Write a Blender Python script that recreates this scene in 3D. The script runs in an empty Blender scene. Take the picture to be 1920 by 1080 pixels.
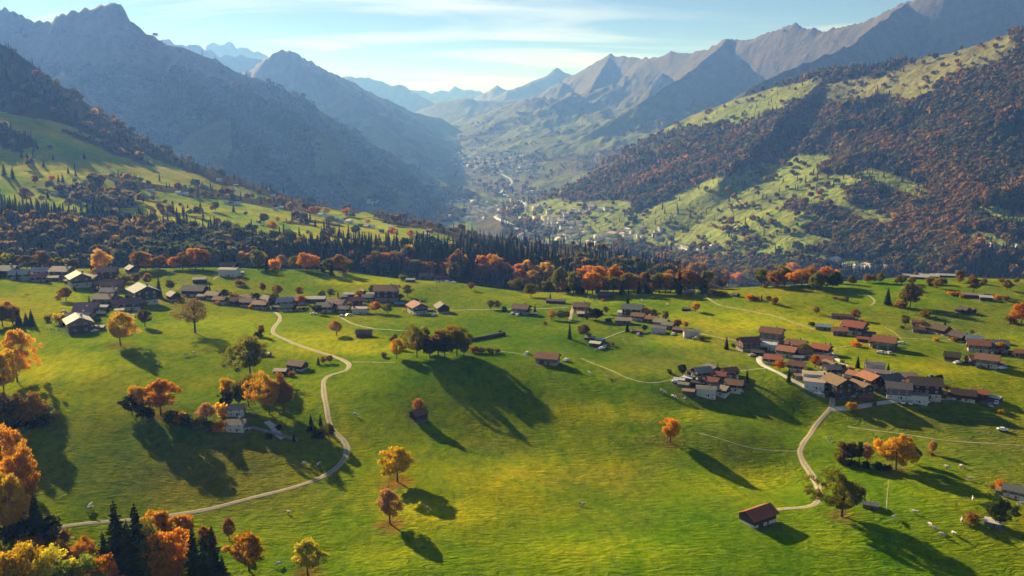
import bpy, math, random
import numpy as np
from mathutils import Vector

S = bpy.context.scene
COL = S.collection
F = 1663.0
PITCH = math.radians(10.6)
CP, SP = math.cos(PITCH), math.sin(PITCH)
SUN_AZ, SUN_EL = math.radians(-38.0), math.radians(21.0)

# ------------------------------------------------------------------ camera
cam = bpy.data.objects.new('camera', bpy.data.cameras.new('camera'))
COL.objects.link(cam)
cam.rotation_euler = (math.radians(90) - PITCH, 0, 0)
cam.data.lens = 36.0 * F / 1920.0
cam.data.clip_start = 1.0
cam.data.clip_end = 90000.0
S.camera = cam

# ------------------------------------------------------------------ noise
def _h(ix, iy, seed):
    h = (ix * 374761393 + iy * 668265263 + seed * 974634777) & 0xffffffff
    h = ((h ^ (h >> 13)) * 1274126177) & 0xffffffff
    h = h ^ (h >> 16)
    return (h & 0xffffff) / float(0xffffff)

def noise(x, y, seed=0):
    fx, fy = np.floor(x), np.floor(y)
    ix, iy = fx.astype(np.int64), fy.astype(np.int64)
    u, v = x - fx, y - fy
    u = u * u * u * (u * (u * 6 - 15) + 10); v = v * v * v * (v * (v * 6 - 15) + 10)
    a = _h(ix, iy, seed); b = _h(ix + 1, iy, seed)
    c = _h(ix, iy + 1, seed); d = _h(ix + 1, iy + 1, seed)
    return (a + (b - a) * u) * (1 - v) + (c + (d - c) * u) * v

def fbm(x, y, s, octaves=4, seed=0):            # -1..1
    t = 0.0; amp = 1.0; n = 0.0
    for i in range(octaves):
        t = t + amp * (noise(x / s + 17.3 * i, y / s - 9.1 * i, seed + i) * 2 - 1)
        n += amp; amp *= 0.52; s /= 2.03
    return t / n

def ridged(x, y, s, octaves=5, seed=0):          # 0..1
    t = 0.0; amp = 1.0; n = 0.0; w = 1.0
    for i in range(octaves):
        k = 1 - np.abs(noise(x / s + 5.3 * i, y / s + 3.7 * i, seed + i) * 2 - 1)
        k = k * k
        t = t + amp * k * w
        w = np.clip(k * 1.6, 0, 1)
        n += amp; amp *= 0.52; s /= 2.05
    return t / n

def sm(a, b, x):
    t = np.clip((x - a) / (b - a), 0, 1)
    return t * t * (3 - 2 * t)

# ------------------------------------------------------------------ pixel <-> world
def ray(px, py):
    u = (px - 960.0) / F; v = (540.0 - py) / F
    return u, CP + v * SP, -SP + v * CP

def on_z(px, py, z):
    u, y, w = ray(px, py); s = z / w
    return (u * s, y * s, z)

def on_y(px, py, Y):
    u, y, w = ray(px, py); s = Y / y
    return (u * s, Y, w * s)

def project(X, Y, Z):
    d = Y * CP - Z * SP
    d = np.maximum(d, 1.0)
    up = Y * SP + Z * CP
    return 960 + F * X / d, 540 - F * up / d, d

# ------------------------------------------------------------------ near terrain (control points)
PL = [  # px, py, z : the meadow plateau
(-300,505,-118),(0,500,-122),(200,505,-125),(430,503,-128),(620,508,-130),(850,528,-132),(1000,546,-132),(1150,545,-132),(1300,545,-131),
(1450,540,-129),(1600,528,-127),(1750,522,-125),(1920,528,-124),(2250,530,-124),
(0,540,-116),(150,545,-122),(300,570,-122),(500,575,-128),(700,575,-128),(850,580,-129),(1000,590,-127),(1200,600,-128),(1350,600,-126),
(1500,600,-126),(1700,610,-125),(1900,620,-124),(2200,620,-124),
(-300,620,-116),(0,620,-117),(150,640,-114),(350,630,-121),(500,640,-123),(650,620,-122),(800,640,-119),(900,650,-119),(1050,660,-122),(1200,680,-126),
(1350,680,-124),(1500,680,-123),(1650,690,-122),(1900,680,-122),(2200,680,-122),
(0,700,-118),(150,700,-115.5),(300,700,-119),(400,740,-122.5),(550,700,-124),(700,685,-119),(830,678,-117),(950,672,-117.6),(1080,697,-121),(1240,742,-125),
(1400,790,-127.5),(1540,835,-131),(1350,768,-131),(1470,797,-133.5),(1560,808,-133),(1300,732,-124),(1450,736,-123.5),(1600,750,-125),(1750,756,-126),
(1900,770,-127),(720,770,-125),(850,800,-131.8),(1000,835,-136.3),(1200,870,-139),(1450,885,-138.5),(1650,860,-132),(1850,880,-131),
(100,760,-119),(300,790,-124),(480,800,-127),(620,800,-128),(100,860,-126),(300,880,-130.5),(500,880,-133.5),(640,860,-133),(100,970,-132),
(300,970,-135.5),(500,950,-136.5),(700,900,-134),(850,900,-134),(100,1070,-137),(400,1070,-139),(700,1050,-136),(1000,950,-136.5),(1000,1080,-134),
(1300,950,-136),(1300,1070,-134),(1550,960,-135),(1600,1060,-139),(1800,960,-134),(1900,1070,-140),(2200,900,-133),(-300,800,-122),
(960,1500,-136),(-200,1300,-142),(2000,1300,-144),(-300,1000,-134)]
HY = [  # px, py, Y : the hillside beyond the gorge
(0,420,1050),(0,392,1180),(0,335,1350),(0,295,1500),(0,235,1650),(0,165,1850),(0,85,2050),
(240,440,1050),(240,412,1180),(240,370,1400),(240,330,1600),(240,292,1800),(240,245,2000),
(120,168,2030),(360,305,1980),
(480,465,1050),(480,442,1150),(480,402,1450),(480,372,1750),(480,345,1980),
(700,480,1050),(700,452,1250),(700,422,1600),(700,400,1850),
(900,482,1150),(900,452,1500),(900,440,1730),(1100,500,1100),(1100,477,1450),(1100,467,1620),
(1250,518,1100),(1250,502,1350),(1250,498,1480),(-300,400,1150),(-300,250,1650),(-300,200,2050)]
RAW = [(-560,880,-160),(-420,880,-165),(-250,890,-174),(-140,900,-180),(-30,850,-178),(70,830,-176),(175,850,-192),(330,860,-200),(500,860,-200),
(700,860,-200),(1000,860,-200),(250,1200,-275),(500,1200,-280),(900,1200,-280),(1400,1200,-280),(250,1700,-360),(700,1700,-370),(1300,1700,-370),
(200,2200,-435),(-100,2200,-400),(-400,2300,-370),(-800,2400,-220),(-1200,2450,-60),(-1700,2450,40),
(800,2300,-445),(1500,2300,-445),(2200,2300,-445),(200,2800,-450),(-300,2800,-440),(-900,2900,-400),(-1500,3000,-350),(1000,2800,-450),(2000,2800,-450),(2800,2500,-440)]
CPTS = np.array([on_z(*p) for p in PL] + [on_y(*p) for p in HY] + RAW, float)
_c = 24.0
def _solve():
    P = CPTS[:, :2]; n = len(P)
    D = np.sqrt(((P[:, None] - P[None]) ** 2).sum(-1) + _c * _c)
    A = np.zeros((n + 3, n + 3))
    A[:n, :n] = -D + np.eye(n) * 1.0
    A[:n, n] = 1; A[:n, n + 1:] = P / 1000.0
    A[n, :n] = 1; A[n + 1:, :n] = P.T / 1000.0
    b = np.zeros(n + 3); b[:n] = CPTS[:, 2]
    return np.linalg.solve(A, b)
_W = _solve()
def near_h(X, Y):
    out = np.empty(X.size); xf, yf = X.ravel(), Y.ravel(); n = len(CPTS)
    for i in range(0, X.size, 20000):
        x = xf[i:i + 20000]; y = yf[i:i + 20000]
        D = np.sqrt((x[:, None] - CPTS[:, 0]) ** 2 + (y[:, None] - CPTS[:, 1]) ** 2 + _c * _c)
        out[i:i + 20000] = -D @ _W[:n] + _W[n] + (x * _W[n + 1] + y * _W[n + 2]) / 1000.0
    z = np.clip(out.reshape(X.shape), -462, 420)
    r = np.hypot(X, Y)
    z = z + (1.1 * fbm(X, Y, 70, 3, 5) + 2.2 * fbm(X, Y * 1.3, 150, 2, 8)) * sm(40, 200, r) + 0.25 * fbm(X, Y, 14, 2, 6)
    z = z + sm(850, 1100, r) * (7 * fbm(X, Y, 170, 4, 7))
    return z

# ------------------------------------------------------------------ mountains (ridge lines)
CAPS = {4: .03, 5: .07, 6: .07, 7: .06, 8: .05, 9: .05}
RIDGES = [  # id, name, exponent, gully amplitude, [(px, py, Y, foot distance)]
(3, 1.15, .11, [(985,392,4850,500),(1100,335,4450,800),(1200,266,4100,1050),(1300,214,3800,1250),(1420,172,3550,1350),(1560,128,3300,1400),(1650,122,3150,1400),
                (1780,98,2900,1400),(1930,50,2650,1400),(2150,0,2400,1300),(2450,-40,2150,1200)]),
(3, 1.1, .07, [(1560,128,3300,700),(1500,190,3100,700),(1420,270,2900,600),(1350,340,2750,500)]),
(3, 1.1, .07, [(1930,50,2650,650),(1850,180,2480,600),(1780,290,2320,550),(1740,390,2200,400)]),
(4, 1.35, .22, [(1000,185,12500,3000),(1040,160,12000,3000),(1070,141,11400,3000),(1100,127,10800,3200),(1120,112,10400,3200),(1145,101,10000,3400),(1170,104,9800,3400),(1200,109,9500,3400),
                (1235,104,9100,3400),(1262,95,8900,3400),(1300,97,8600,3400),(1330,90,8300,3400),(1355,74,8100,3400),(1368,68,8000,3400),(1385,75,7900,3400),(1410,70,7700,3400),
                (1450,57,7500,3400),(1492,44,7300,3400),(1520,51,7150,3400),(1550,55,7000,3400),(1590,43,6800,3400),(1640,32,6600,3500),
                (1700,2,6300,3600),(1780,-30,6100,3600),(1950,-48,5900,3600),(2200,-50,5800,3600),(2500,-30,5600,3500)]),
(4, 1.1, .15, [(1368,68,8000,1500),(1300,130,7300,1500),(1200,190,6800,1400),(1100,250,6600,1100),(963,326,6900,400)]),
(4, 1.1, .15, [(1700,2,6300,1700),(1600,80,5600,1600),(1500,120,5200,1400),(1400,165,5000,1200)]),
(4, 1.1, .15, [(1145,101,10000,1700),(1100,180,9000,1600),(1020,240,8400,1300),(960,285,8300,700)]),
(5, 1.25, .17, [(-400,0,4900,2300),(-150,0,4800,2200),(0,17,4750,2000),(20,20,4740,2000),(45,33,4730,2000),(75,29,4720,2000),(98,32,4710,2000),(120,23,4700,2000),(150,16,4700,2000),(175,10,4700,2000),
                (205,5,4700,2000),(226,4,4700,2000),(233,16,4700,2000),(243,33,4700,2000),(260,44,4710,2000),(276,62,4720,1950),(300,73,4730,1900),(340,88,4750,1800),(400,112,4800,1700),
                (500,153,4880,1500),(560,176,4930,1400),(620,220,5000,1250),(700,268,5080,1100),(760,302,5150,950),(820,335,5200,750),(880,362,5300,550),(915,376,5380,350)]),
(5, 1.1, .12, [(320,82,4740,900),(350,130,4450,900),(440,160,4250,900),(560,215,4080,850),(640,285,3950,750),(720,345,3850,600),(800,395,3800,400)]),
(6, 1.25, .17, [(250,150,8000,2500),(400,150,7800,2400),(470,130,7650,2300),(500,107,7600,2200),(512,95,7600,2200),(522,93,7600,2200),(528,90,7600,2200),(536,94,7600,2200),(543,91,7600,2200),(552,95,7600,2200),(575,108,7700,2200),(603,123,7800,2100),
                (647,144,8000,2000),(693,170,8250,1800),(743,193,8500,1700),(777,210,8700,1500),(827,221,9000,1300),(850,237,9150,1100),(873,257,9300,900),(913,279,9500,600)]),
(6, 1.1, .12, [(603,123,7800,1200),(680,205,7100,1200),(760,270,6700,1000),(830,315,6600,700),(890,345,6700,400)]),
(7, 1.2, .2, [(300,70,11000,2500),(330,76,11000,2500),(345,82,11000,2500),(355,77,11000,2500),(372,84,11000,2500),(384,90,11000,2500),(400,95,11000,2500),(415,103,11000,2500),(445,98,11000,2500),(462,106,11000,2500),(480,104,11000,2500),(520,125,11000,2500),(600,160,11500,2500)]),
(8, 1.2, .2, [(380,95,15000,3000),(392,80,15000,3000),(396,77,15000,3000),(420,80,15000,3000),(435,79,15000,3000),(445,87,15000,3000),(462,85,15000,3000),(480,93,15000,3000),(500,100,15000,3000),(560,130,15000,3000)]),
(8, 1.2, .2, [(600,165,15500,3000),(640,146,15500,3000),(650,141,15500,3000),(658,139,15500,3000),(668,144,15500,3000),(678,142,15500,3000),(695,147,15500,3000),(707,149,15500,3000),(716,149,15500,3000),
              (726,156,15500,3000),(735,160,15500,3000),(747,157,15500,3000),(760,160,15500,3000),(775,170,15500,2800),(800,185,15300,2500),(840,205,15000,2000)]),
(9, 1.2, .2, [(740,175,20000,3000),(773,166,20000,3000),(790,166,20000,3000),(808,173,20000,3000),(827,167,20000,3000),(840,170,20000,3000),(852,161,20000,3000),(870,167,20000,3000),
              (883,166,20000,3000),(900,168,20000,3000),(910,173,20000,3000),(980,185,20000,3000)]),
(8, 1.2, .2, [(880,190,16500,2500),(908,173,16500,2500),(920,167,16500,2500),(932,158,16500,2500),(942,165,16500,2500),(950,167,16500,2500),(975,180,16500,2500)]),
(8, 1.2, .2, [(920,185,14500,2500),(953,168,14500,2500),(975,160,14500,2500),(1000,148,14500,2500),(1027,138,14500,2500),(1032,133,14500,2500),(1046,124,14500,2500),(1060,132,14500,2500),(1075,138,14500,2500),(1150,140,14500,2500)]),
(4, 1.2, .15, [(780,212,13000,1600),(793,204,12900,1700),(830,190,12700,1800),(877,182,12500,2000),(897,188,12400,2000),(940,188,12300,2200),(1000,183,12200,2400)]),
]
def floor_h(Y):
    return np.interp(Y, [0, 5500, 8000, 10000, 14000, 20000, 30000], [-450, -450, -362, -285, -150, 0, 100])

def far_h(X, Y):
    fl = floor_h(Y) + 8 * fbm(X, Y, 600, 3, 21) + 4 * fbm(X, Y, 150, 2, 22)
    z = fl.copy(); ident = np.full(X.shape, 2, np.int32)
    wx = X + 110 * fbm(X, Y, 700, 3, 31); wy = Y + 110 * fbm(X, Y, 700, 3, 32)
    rg = ridged(wx, wy, 900, 5, 41)
    rg2 = ridged(wx, wy, 420, 4, 43)
    rg3 = ridged(X + .3 * wy, Y, 190, 4, 45)
    for (ident_k, p, gul, pts) in RIDGES:
        P = np.array([on_y(a, b, c) + (d,) for a, b, c, d in pts])
        Dm = P[:, 3].max()
        m = (X > P[:, 0].min() - Dm) & (X < P[:, 0].max() + Dm) & (Y > P[:, 1].min() - Dm) & (Y < P[:, 1].max() + Dm)
        x, y = X[m], Y[m]; sw = 0.0; sz = 0.0; sD = 0.0; dmin = np.full(x.shape, 1e9)
        for a, b in zip(P[:-1], P[1:]):
            dx, dy = b[0] - a[0], b[1] - a[1]; L2 = dx * dx + dy * dy
            t = np.clip(((x - a[0]) * dx + (y - a[1]) * dy) / L2, 0, 1)
            d = np.hypot(x - a[0] - t * dx, y - a[1] - t * dy)
            wt = math.sqrt(L2) / (d + 12.0) ** 4
            sw = sw + wt; sz = sz + wt * (a[2] + t * (b[2] - a[2])); sD = sD + wt * (a[3] + t * (b[3] - a[3])); dmin = np.minimum(dmin, d)
        zc = sz / sw; Df = sD / sw; f = fl[m]; cap = CAPS.get(ident_k, 0.0)
        v = f + (zc - f) * ((1 - cap) * np.clip(1 - dmin / Df, 0, 1) ** p + cap * np.exp(-dmin / 90.0))
        v = np.where(dmin < Df, v, -1e9)
        best = np.full(X.shape, -1e9); bd = np.full(X.shape, 1e9); best[m] = v; bd[m] = dmin
        hgt = np.clip(best - fl, 0, None)
        near = sm(0, 420, bd)
        jag = (0.03 if ident_k == 4 else .045 if ident_k > 4 else .01) * hgt * (ridged(X, Y, 160, 3, 71) - .5) * (1 - near)
        k3 = .30 if ident_k >= 4 else .10
        v = best - hgt * gul * (1.15 * (1 - rg) + .45 * (1 - rg2) + k3 * (1 - rg3) - .25) * near * 1.2 + jag
        v = v + (rg2 - .5) * 10 * near * np.clip(hgt / 120, 0, 1)
        up = v > z
        z = np.where(up, v, z); ident = np.where(up & (v > fl + 45), ident_k, ident)
    return z, ident

# polar sheet of ground around the viewpoint, reaching the horizon
NA, NR = 900, 1200
AZ = np.radians(np.linspace(-47, 47, NA))
RR = np.exp(np.linspace(math.log(60.0), math.log(24000.0), NR))
GX = RR[:, None] * np.sin(AZ)[None]; GY = RR[:, None] * np.cos(AZ)[None]
GZ = np.zeros((NR, NA)); GI = np.zeros((NR, NA), np.int32)
_k = int(np.searchsorted(RR, 3600.0)); _j = int(np.searchsorted(RR, 1400.0))
zn = near_h(GX[:_k], GY[:_k])
GZ[:_k] = zn
zf, idf = far_h(GX[_j:], GY[_j:])
w = sm(2350, 2800, GY[_j:_k])
zb = zn[_j:] * (1 - w) + floor_h(GY[_j:_k]) * w
use = zf[:_k - _j] > zb
use &= (GY[_j:_k] > 2250) | (GX[_j:_k] > 300)
GZ[_j:_k] = np.where(use, zf[:_k - _j], zb)
GI[_j:_k] = np.where(use, idf[:_k - _j], np.where(GY[_j:_k] > 2500, 2, 0))
GZ[_k:] = zf[_k - _j:]; GI[_k:] = idf[_k - _j:]
GI[(GI == 0) & (GY > 900)] = 1
TE = GZ / RR[:, None]
CM = np.maximum.accumulate(TE, axis=0)
PXG, PYG, DG = project(GX, GY, GZ)

def hit(px, py):
    """ground point seen at picture position (px, py)"""
    u, y, w_ = ray(px, py)
    az = math.atan2(u, y); t = w_ / math.hypot(u, y)
    cf = (az - AZ[0]) / (AZ[1] - AZ[0]); c = int(min(max(round(cf), 0), NA - 1))
    i = int(np.searchsorted(CM[:, c], t)); i = min(max(i, 1), NR - 1)
    a, b = TE[i - 1, c], TE[i, c]
    k = (t - a) / (b - a) if b > a else 1.0
    k = min(max(k, 0), 1)
    r = RR[i - 1] + k * (RR[i] - RR[i - 1])
    x, y = r * math.sin(az), r * math.cos(az)
    return x, y, float(zg(x, y))

def hit_np(px, py):
    u = (px - 960.0) / F; v = (540.0 - py) / F
    y = CP + v * SP; w_ = -SP + v * CP
    az = np.arctan2(u, y); t = w_ / np.hypot(u, y)
    c = np.clip(np.round((az - AZ[0]) / (AZ[1] - AZ[0])).astype(int), 0, NA - 1)
    i = np.empty(len(px), int)
    for k in range(len(px)):
        i[k] = np.searchsorted(CM[:, c[k]], t[k])
    ok = (i > 0) & (i < NR - 1); i = np.clip(i, 1, NR - 1)
    r = RR[i]
    return r * np.sin(az), r * np.cos(az), ok, GI[i, c]

def zg(x, y):
    r = np.hypot(x, y); az = np.arctan2(x, y)
    ci = np.clip((az - AZ[0]) / (AZ[1] - AZ[0]), 0, NA - 1.001); ri = np.clip(np.log(r / 60.0) / (math.log(400.0) / (NR - 1)), 0, NR - 1.001)
    c = np.floor(ci).astype(int); q = np.floor(ri).astype(int); a = ci - c; b = ri - q
    return (GZ[q, c] * (1 - a) + GZ[q, c + 1] * a) * (1 - b) + (GZ[q + 1, c] * (1 - a) + GZ[q + 1, c + 1] * a) * b

# ------------------------------------------------------------------ land cover
MEADOW = [(1370,205,120,24,-.18),(1260,230,60,14,-.3),(1500,172,70,16,-.1),(1590,172,70,24,-.3),(1700,150,130,22,-.2),(1820,110,120,30,-.2),(1740,175,80,12,-.1),
          (1470,322,80,22,-.2),(1560,345,60,20,0),(1440,345,60,14,-.1),(1650,335,50,16,.2),(1690,355,60,22,.4),(1330,365,90,22,-.3),(1420,375,120,22,-.2),(1540,375,70,26,.2),
          (1250,405,120,24,-.2),(1400,415,140,28,0),(1120,425,110,26,0),(1200,440,120,24,0),(1380,455,120,22,0),(1500,455,70,14,0),(1620,405,60,18,.3),(1120,395,70,16,-.1),
          (1560,492,70,10,.1),(1850,455,60,16,.2),(1700,480,60,8,.1),(1420,478,160,12,0),(1880,405,60,14,.2),(1040,400,60,26,0),(1090,455,90,16,0)]
def cover(px, py, X, Y, Z, ident):
    """0 meadow .. 1 forest"""
    n1 = fbm(X, Y, 260, 4, 51); n2 = fbm(X, Y, 700, 3, 52); n3 = fbm(X, Y, 90, 3, 53)
    f = np.zeros(px.shape)
    # right mountain
    m = np.full(px.shape, -1.0)
    for cx, cy, rx, ry, a in MEADOW:
        ca, sa = math.cos(a), math.sin(a)
        u = (px - cx) * ca + (py - cy) * sa; v = -(px - cx) * sa + (py - cy) * ca
        m = np.maximum(m, 1 - (u / rx) ** 2 - (v / ry) ** 2)
    m = np.clip(m, -.6, .8)
    right = np.where(m + .85 * n1 + .5 * n3 > 0.0, 0.0, 1.0)
    f = np.where(ident == 3, right, f)
    f = np.where(ident == 2, np.where((n1 + .5 * n3 > .36), 1.0, 0.0), f)
    f = np.where(ident == 4, np.where((Z < 140 + 160 * n2) & (n1 * .8 + n2 * .4 > -.08 + np.clip((Z + 250) / 900, -.1, .4)), 1.0, 0.0), f)
    g5 = np.where((Z < 230 + 130 * n2) & ((n1 * .9 + n2 * .35 > -.17)), 1.0, 0.0)
    f = np.where(ident == 5, g5, f)
    f = np.where(ident >= 6, np.where((Z < 150 + 200 * n2) & (n1 + n2 * .5 > -.1), 1.0, 0.0), f)
    # hillside beyond the gorge
    crest = np.interp(px, [-300, 0, 150, 250, 330, 420, 520, 640, 760, 900, 1060, 1250], [-20, 85, 190, 250, 290, 322, 352, 386, 412, 441, 468, 500])
    low = np.interp(px, [-300, 0, 240, 480, 620, 700, 800, 900, 1250], [400, 394, 415, 446, 462, 462, 462, 452, 470])
    up = np.interp(px, [-300, 0, 100, 250, 400, 500, 640, 760, 900, 1250], [140, 205, 235, 290, 345, 372, 400, 425, 470, 530])
    fh = np.where((py < up + 16 * n1 + 8 * n3) | ((py > low) & (Y < 1650)), 1.0, 0.0)
    fh = np.where((py > up) & (py < low) & (fbm(X, Y * 1.6, 150, 3, 57) + n3 * .5 > .46), 1.0, fh)
    for lx, ly, wd in (((0, 60, 120, 190), (335, 350, 365, 378), 8), ((60, 130, 220, 283, 400, 480, 600), (283, 312, 336, 352, 364, 378, 396), 11), ((150, 190, 235), (358, 368, 378), 9), ((300, 380, 450), (398, 408, 424), 4), ((-300, 0, 80), (240, 268, 300), 9)):
        fh = np.where((np.abs(py - np.interp(px, lx, ly)) < wd * (.45 + 1.6 * n3 + n1)) & (px > lx[0]) & (px < lx[-1]), 1.0, fh)
    f = np.where(ident == 1, fh, f)
    f = np.where((ident == 0) & (Z < -141) & (Y > 600), 1.0, f)
    return f
# ------------------------------------------------------------------ materials
def nt(mat):
    mat.use_nodes = True
    t = mat.node_tree; t.nodes.clear()
    return t
class G:
    def __init__(s, t): s.t = t
    def n(s, kind, **kw):
        x = s.t.nodes.new(kind)
        for k, v in kw.items(): setattr(x, k, v)
        return x
    def l(s, a, b): s.t.links.new(a, b)
    def noise(s, vec, scale, detail=3, rough=.55, dist=0.0):
        x = s.n('ShaderNodeTexNoise'); x.inputs['Scale'].default_value = scale
        x.inputs['Detail'].default_value = detail; x.inputs['Roughness'].default_value = rough; x.inputs['Distortion'].default_value = dist
        if vec is not None: s.l(vec, x.inputs['Vector'])
        return x.outputs['Fac']
    def ramp(s, fac, stops):
        x = s.n('ShaderNodeValToRGB'); r = x.color_ramp
        while len(r.elements) < len(stops): r.elements.new(.5)
        for e, (p, c) in zip(r.elements, stops): e.position = p; e.color = (*c, 1) if len(c) == 3 else c
        s.l(fac, x.inputs['Fac']); return x.outputs['Color']
    def mix(s, fac, a, b, mode='MIX'):
        x = s.n('ShaderNodeMix', data_type='RGBA', blend_type=mode)
        for sock, v in ((x.inputs[0], fac), (x.inputs[6], a), (x.inputs[7], b)):
            if isinstance(v, (int, float)): sock.default_value = v
            elif isinstance(v, tuple): sock.default_value = (*v, 1)
            else: s.l(v, sock)
        return x.outputs[2]
    def math(s, op, a, b=0.0, c=0.0):
        x = s.n('ShaderNodeMath', operation=op)
        for i, v in enumerate((a, b, c)):
            if isinstance(v, (int, float)): x.inputs[i].default_value = v
            else: s.l(v, x.inputs[i])
        return x.outputs[0]
    def mapping(s, vec, scale=(1, 1, 1), rot=(0, 0, 0)):
        x = s.n('ShaderNodeMapping'); x.inputs['Scale'].default_value = scale; x.inputs['Rotation'].default_value = rot
        s.l(vec, x.inputs['Vector']); return x.outputs['Vector']
    def bump(s, h, strength, dist):
        x = s.n('ShaderNodeBump'); x.inputs['Strength'].default_value = strength; x.inputs['Distance'].default_value = dist
        s.l(h, x.inputs['Height']); return x.outputs['Normal']
    def out(s, sh):
        o = s.n('ShaderNodeOutputMaterial'); s.l(sh, o.inputs['Surface'])
    def principled(s, col, rough=.8, normal=None, spec=.3, metallic=0.0):
        p = s.n('ShaderNodeBsdfPrincipled')
        if isinstance(col, tuple): p.inputs['Base Color'].default_value = (*col, 1)
        else: s.l(col, p.inputs['Base Color'])
        if isinstance(rough, (int, float)): p.inputs['Roughness'].default_value = rough
        else: s.l(rough, p.inputs['Roughness'])
        p.inputs['Specular IOR Level'].default_value = spec; p.inputs['Metallic'].default_value = metallic
        if normal is not None: s.l(normal, p.inputs['Normal'])
        s.out(p.outputs[0]); return p

MATS = {}
def mat(name, fn):
    if name not in MATS:
        m = bpy.data.materials.new(name); fn(G(nt(m))); MATS[name] = m
    return MATS[name]

def m_ground(g):
    co = g.n('ShaderNodeNewGeometry').outputs['Position']
    a = g.n('ShaderNodeAttribute', attribute_name='cover').outputs['Color']
    fr = g.n('ShaderNodeAttribute', attribute_name='grassy').outputs['Fac']
    big = g.noise(co, .006, 4, .6, .6); mid = g.noise(g.mapping(co, (1, .55, 1), (0, 0, .5)), .035, 4, .6, .8)
    fine = g.noise(g.mapping(co, (1, .5, 1), (0, 0, -.4)), .35, 3, .65)
    grain = g.noise(co, 1.6, 2, .6)
    tint = g.ramp(big, [(.36, (.62, .86, .55)), (.5, (1, 1, 1)), (.63, (1.32, 1.1, .8))])
    tint2 = g.ramp(mid, [(.33, (.60, .80, .62)), (.52, (1, 1, 1)), (.70, (1.25, 1.08, .9))])
    tint3 = g.ramp(fine, [(.3, (.62, .72, .6)), (.5, (1, 1, 1)), (.72, (1.32, 1.22, 1.1))])
    t = g.mix(1.0, tint, tint2, 'MULTIPLY'); t = g.mix(1.0, t, tint3, 'MULTIPLY')
    tg = g.ramp(grain, [(.3, (.8, .82, .8)), (.7, (1.2, 1.18, 1.2))]); t = g.mix(.8, t, tg, 'MULTIPLY')
    line = g.noise(g.mapping(co, (.09, .55, 1), (0, 0, .16)), 1.0, 3, .6, 1.8)
    tl = g.ramp(line, [(.40, (1, 1, 1)), (.455, (.72, .74, .7)), (.475, (1.06, 1.04, 1)), (.56, (1, 1, 1)), (.60, (.80, .8, .76)), (.63, (1.05, 1.05, 1))]); t = g.mix(.75, t, tl, 'MULTIPLY')
    t = g.mix(fr, (1, 1, 1), t)
    c = g.mix(1.0, a, t, 'MULTIPLY')
    # little ledges trodden along the slopes
    ws = g.mapping(co, (.16, .42, 1), (0, 0, .18))
    led = g.noise(ws, 1.0, 3, .6, 1.4)
    h = g.math('ADD', g.math('MULTIPLY', led, 1.0), g.math('MULTIPLY', grain, .25))
    n = g.bump(g.math('MULTIPLY', h, g.ramp(big, [(.35, (.5, .5, .5)), (.65, (1, 1, 1))])), 1.0, 3.0)
    d = g.n('ShaderNodeBsdfDiffuse'); g.l(c, d.inputs['Color']); g.l(n, d.inputs['Normal']); g.out(d.outputs[0])
def m_rock(g):
    co = g.n('ShaderNodeNewGeometry').outputs['Position']
    a = g.n('ShaderNodeAttribute', attribute_name='cover').outputs['Color']
    n1 = g.noise(co, .012, 6, .65, .5); n2 = g.noise(g.mapping(co, (1, 1, 2)), .05, 4, .6)
    t = g.ramp(n1, [(.3, (.68, .72, .72)), (.5, (1, 1, 1)), (.7, (1.3, 1.2, 1.1))])
    t2 = g.ramp(n2, [(.3, (.75, .78, .8)), (.7, (1.22, 1.18, 1.1))])
    c = g.mix(1.0, g.mix(1.0, a, t, 'MULTIPLY'), t2, 'MULTIPLY')
    h = g.math('ADD', g.math('MULTIPLY', n1, 1.0), g.math('MULTIPLY', n2, .3))
    g.principled(c, .95, g.bump(h, .8, 40.0), .1)
def leafmat(stuff):
    def f(g):
        if stuff: base = g.n('ShaderNodeAttribute', attribute_name='leaf').outputs['Color']
        else: base = g.n('ShaderNodeObjectInfo').outputs['Color']
        co = g.n('ShaderNodeTexCoord').outputs['Object']
        isl = g.n('ShaderNodeNewGeometry').outputs['Random Per Island']
        v = g.ramp(isl, [(0, (.74, .77, .8)), (.5, (1, 1, 1)), (1, (1.28, 1.20, 1.1))])
        c = g.mix(1.0, base, v, 'MULTIPLY')
        if not stuff:
            n = g.noise(co, .32, 2, .5)
            v2 = g.ramp(n, [(.36, (.60, .84, .9)), (.5, (1, 1, 1)), (.64, (1.22, .98, .8))])
            c = g.mix(.85, c, v2, 'MULTIPLY')
        d = g.n('ShaderNodeBsdfDiffuse'); g.l(c, d.inputs['Color'])
        t = g.n('ShaderNodeBsdfTranslucent'); g.l(c, t.inputs['Color'])
        m = g.n('ShaderNodeMixShader'); m.inputs[0].default_value = .58
        g.l(d.outputs[0], m.inputs[1]); g.l(t.outputs[0], m.inputs[2]); g.out(m.outputs[0])
    return f
def m_needle(g):
    base = g.n('ShaderNodeObjectInfo').outputs['Color']
    isl = g.n('ShaderNodeNewGeometry').outputs['Random Per Island']
    v = g.ramp(isl, [(0, (.6, .65, .7)), (1, (1.4, 1.35, 1.2))])
    d = g.n('ShaderNodeBsdfDiffuse'); g.l(g.mix(1.0, base, v, 'MULTIPLY'), d.inputs['Color']); g.out(d.outputs[0])
def m_bark(g):
    co = g.n('ShaderNodeTexCoord').outputs['Object']
    n = g.noise(g.mapping(co, (1, 1, .25)), 3.0, 4)
    g.principled(g.ramp(n, [(.3, (.03, .022, .016)), (.7, (.10, .075, .055))]), .9, g.bump(n, .5, .05))
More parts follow.
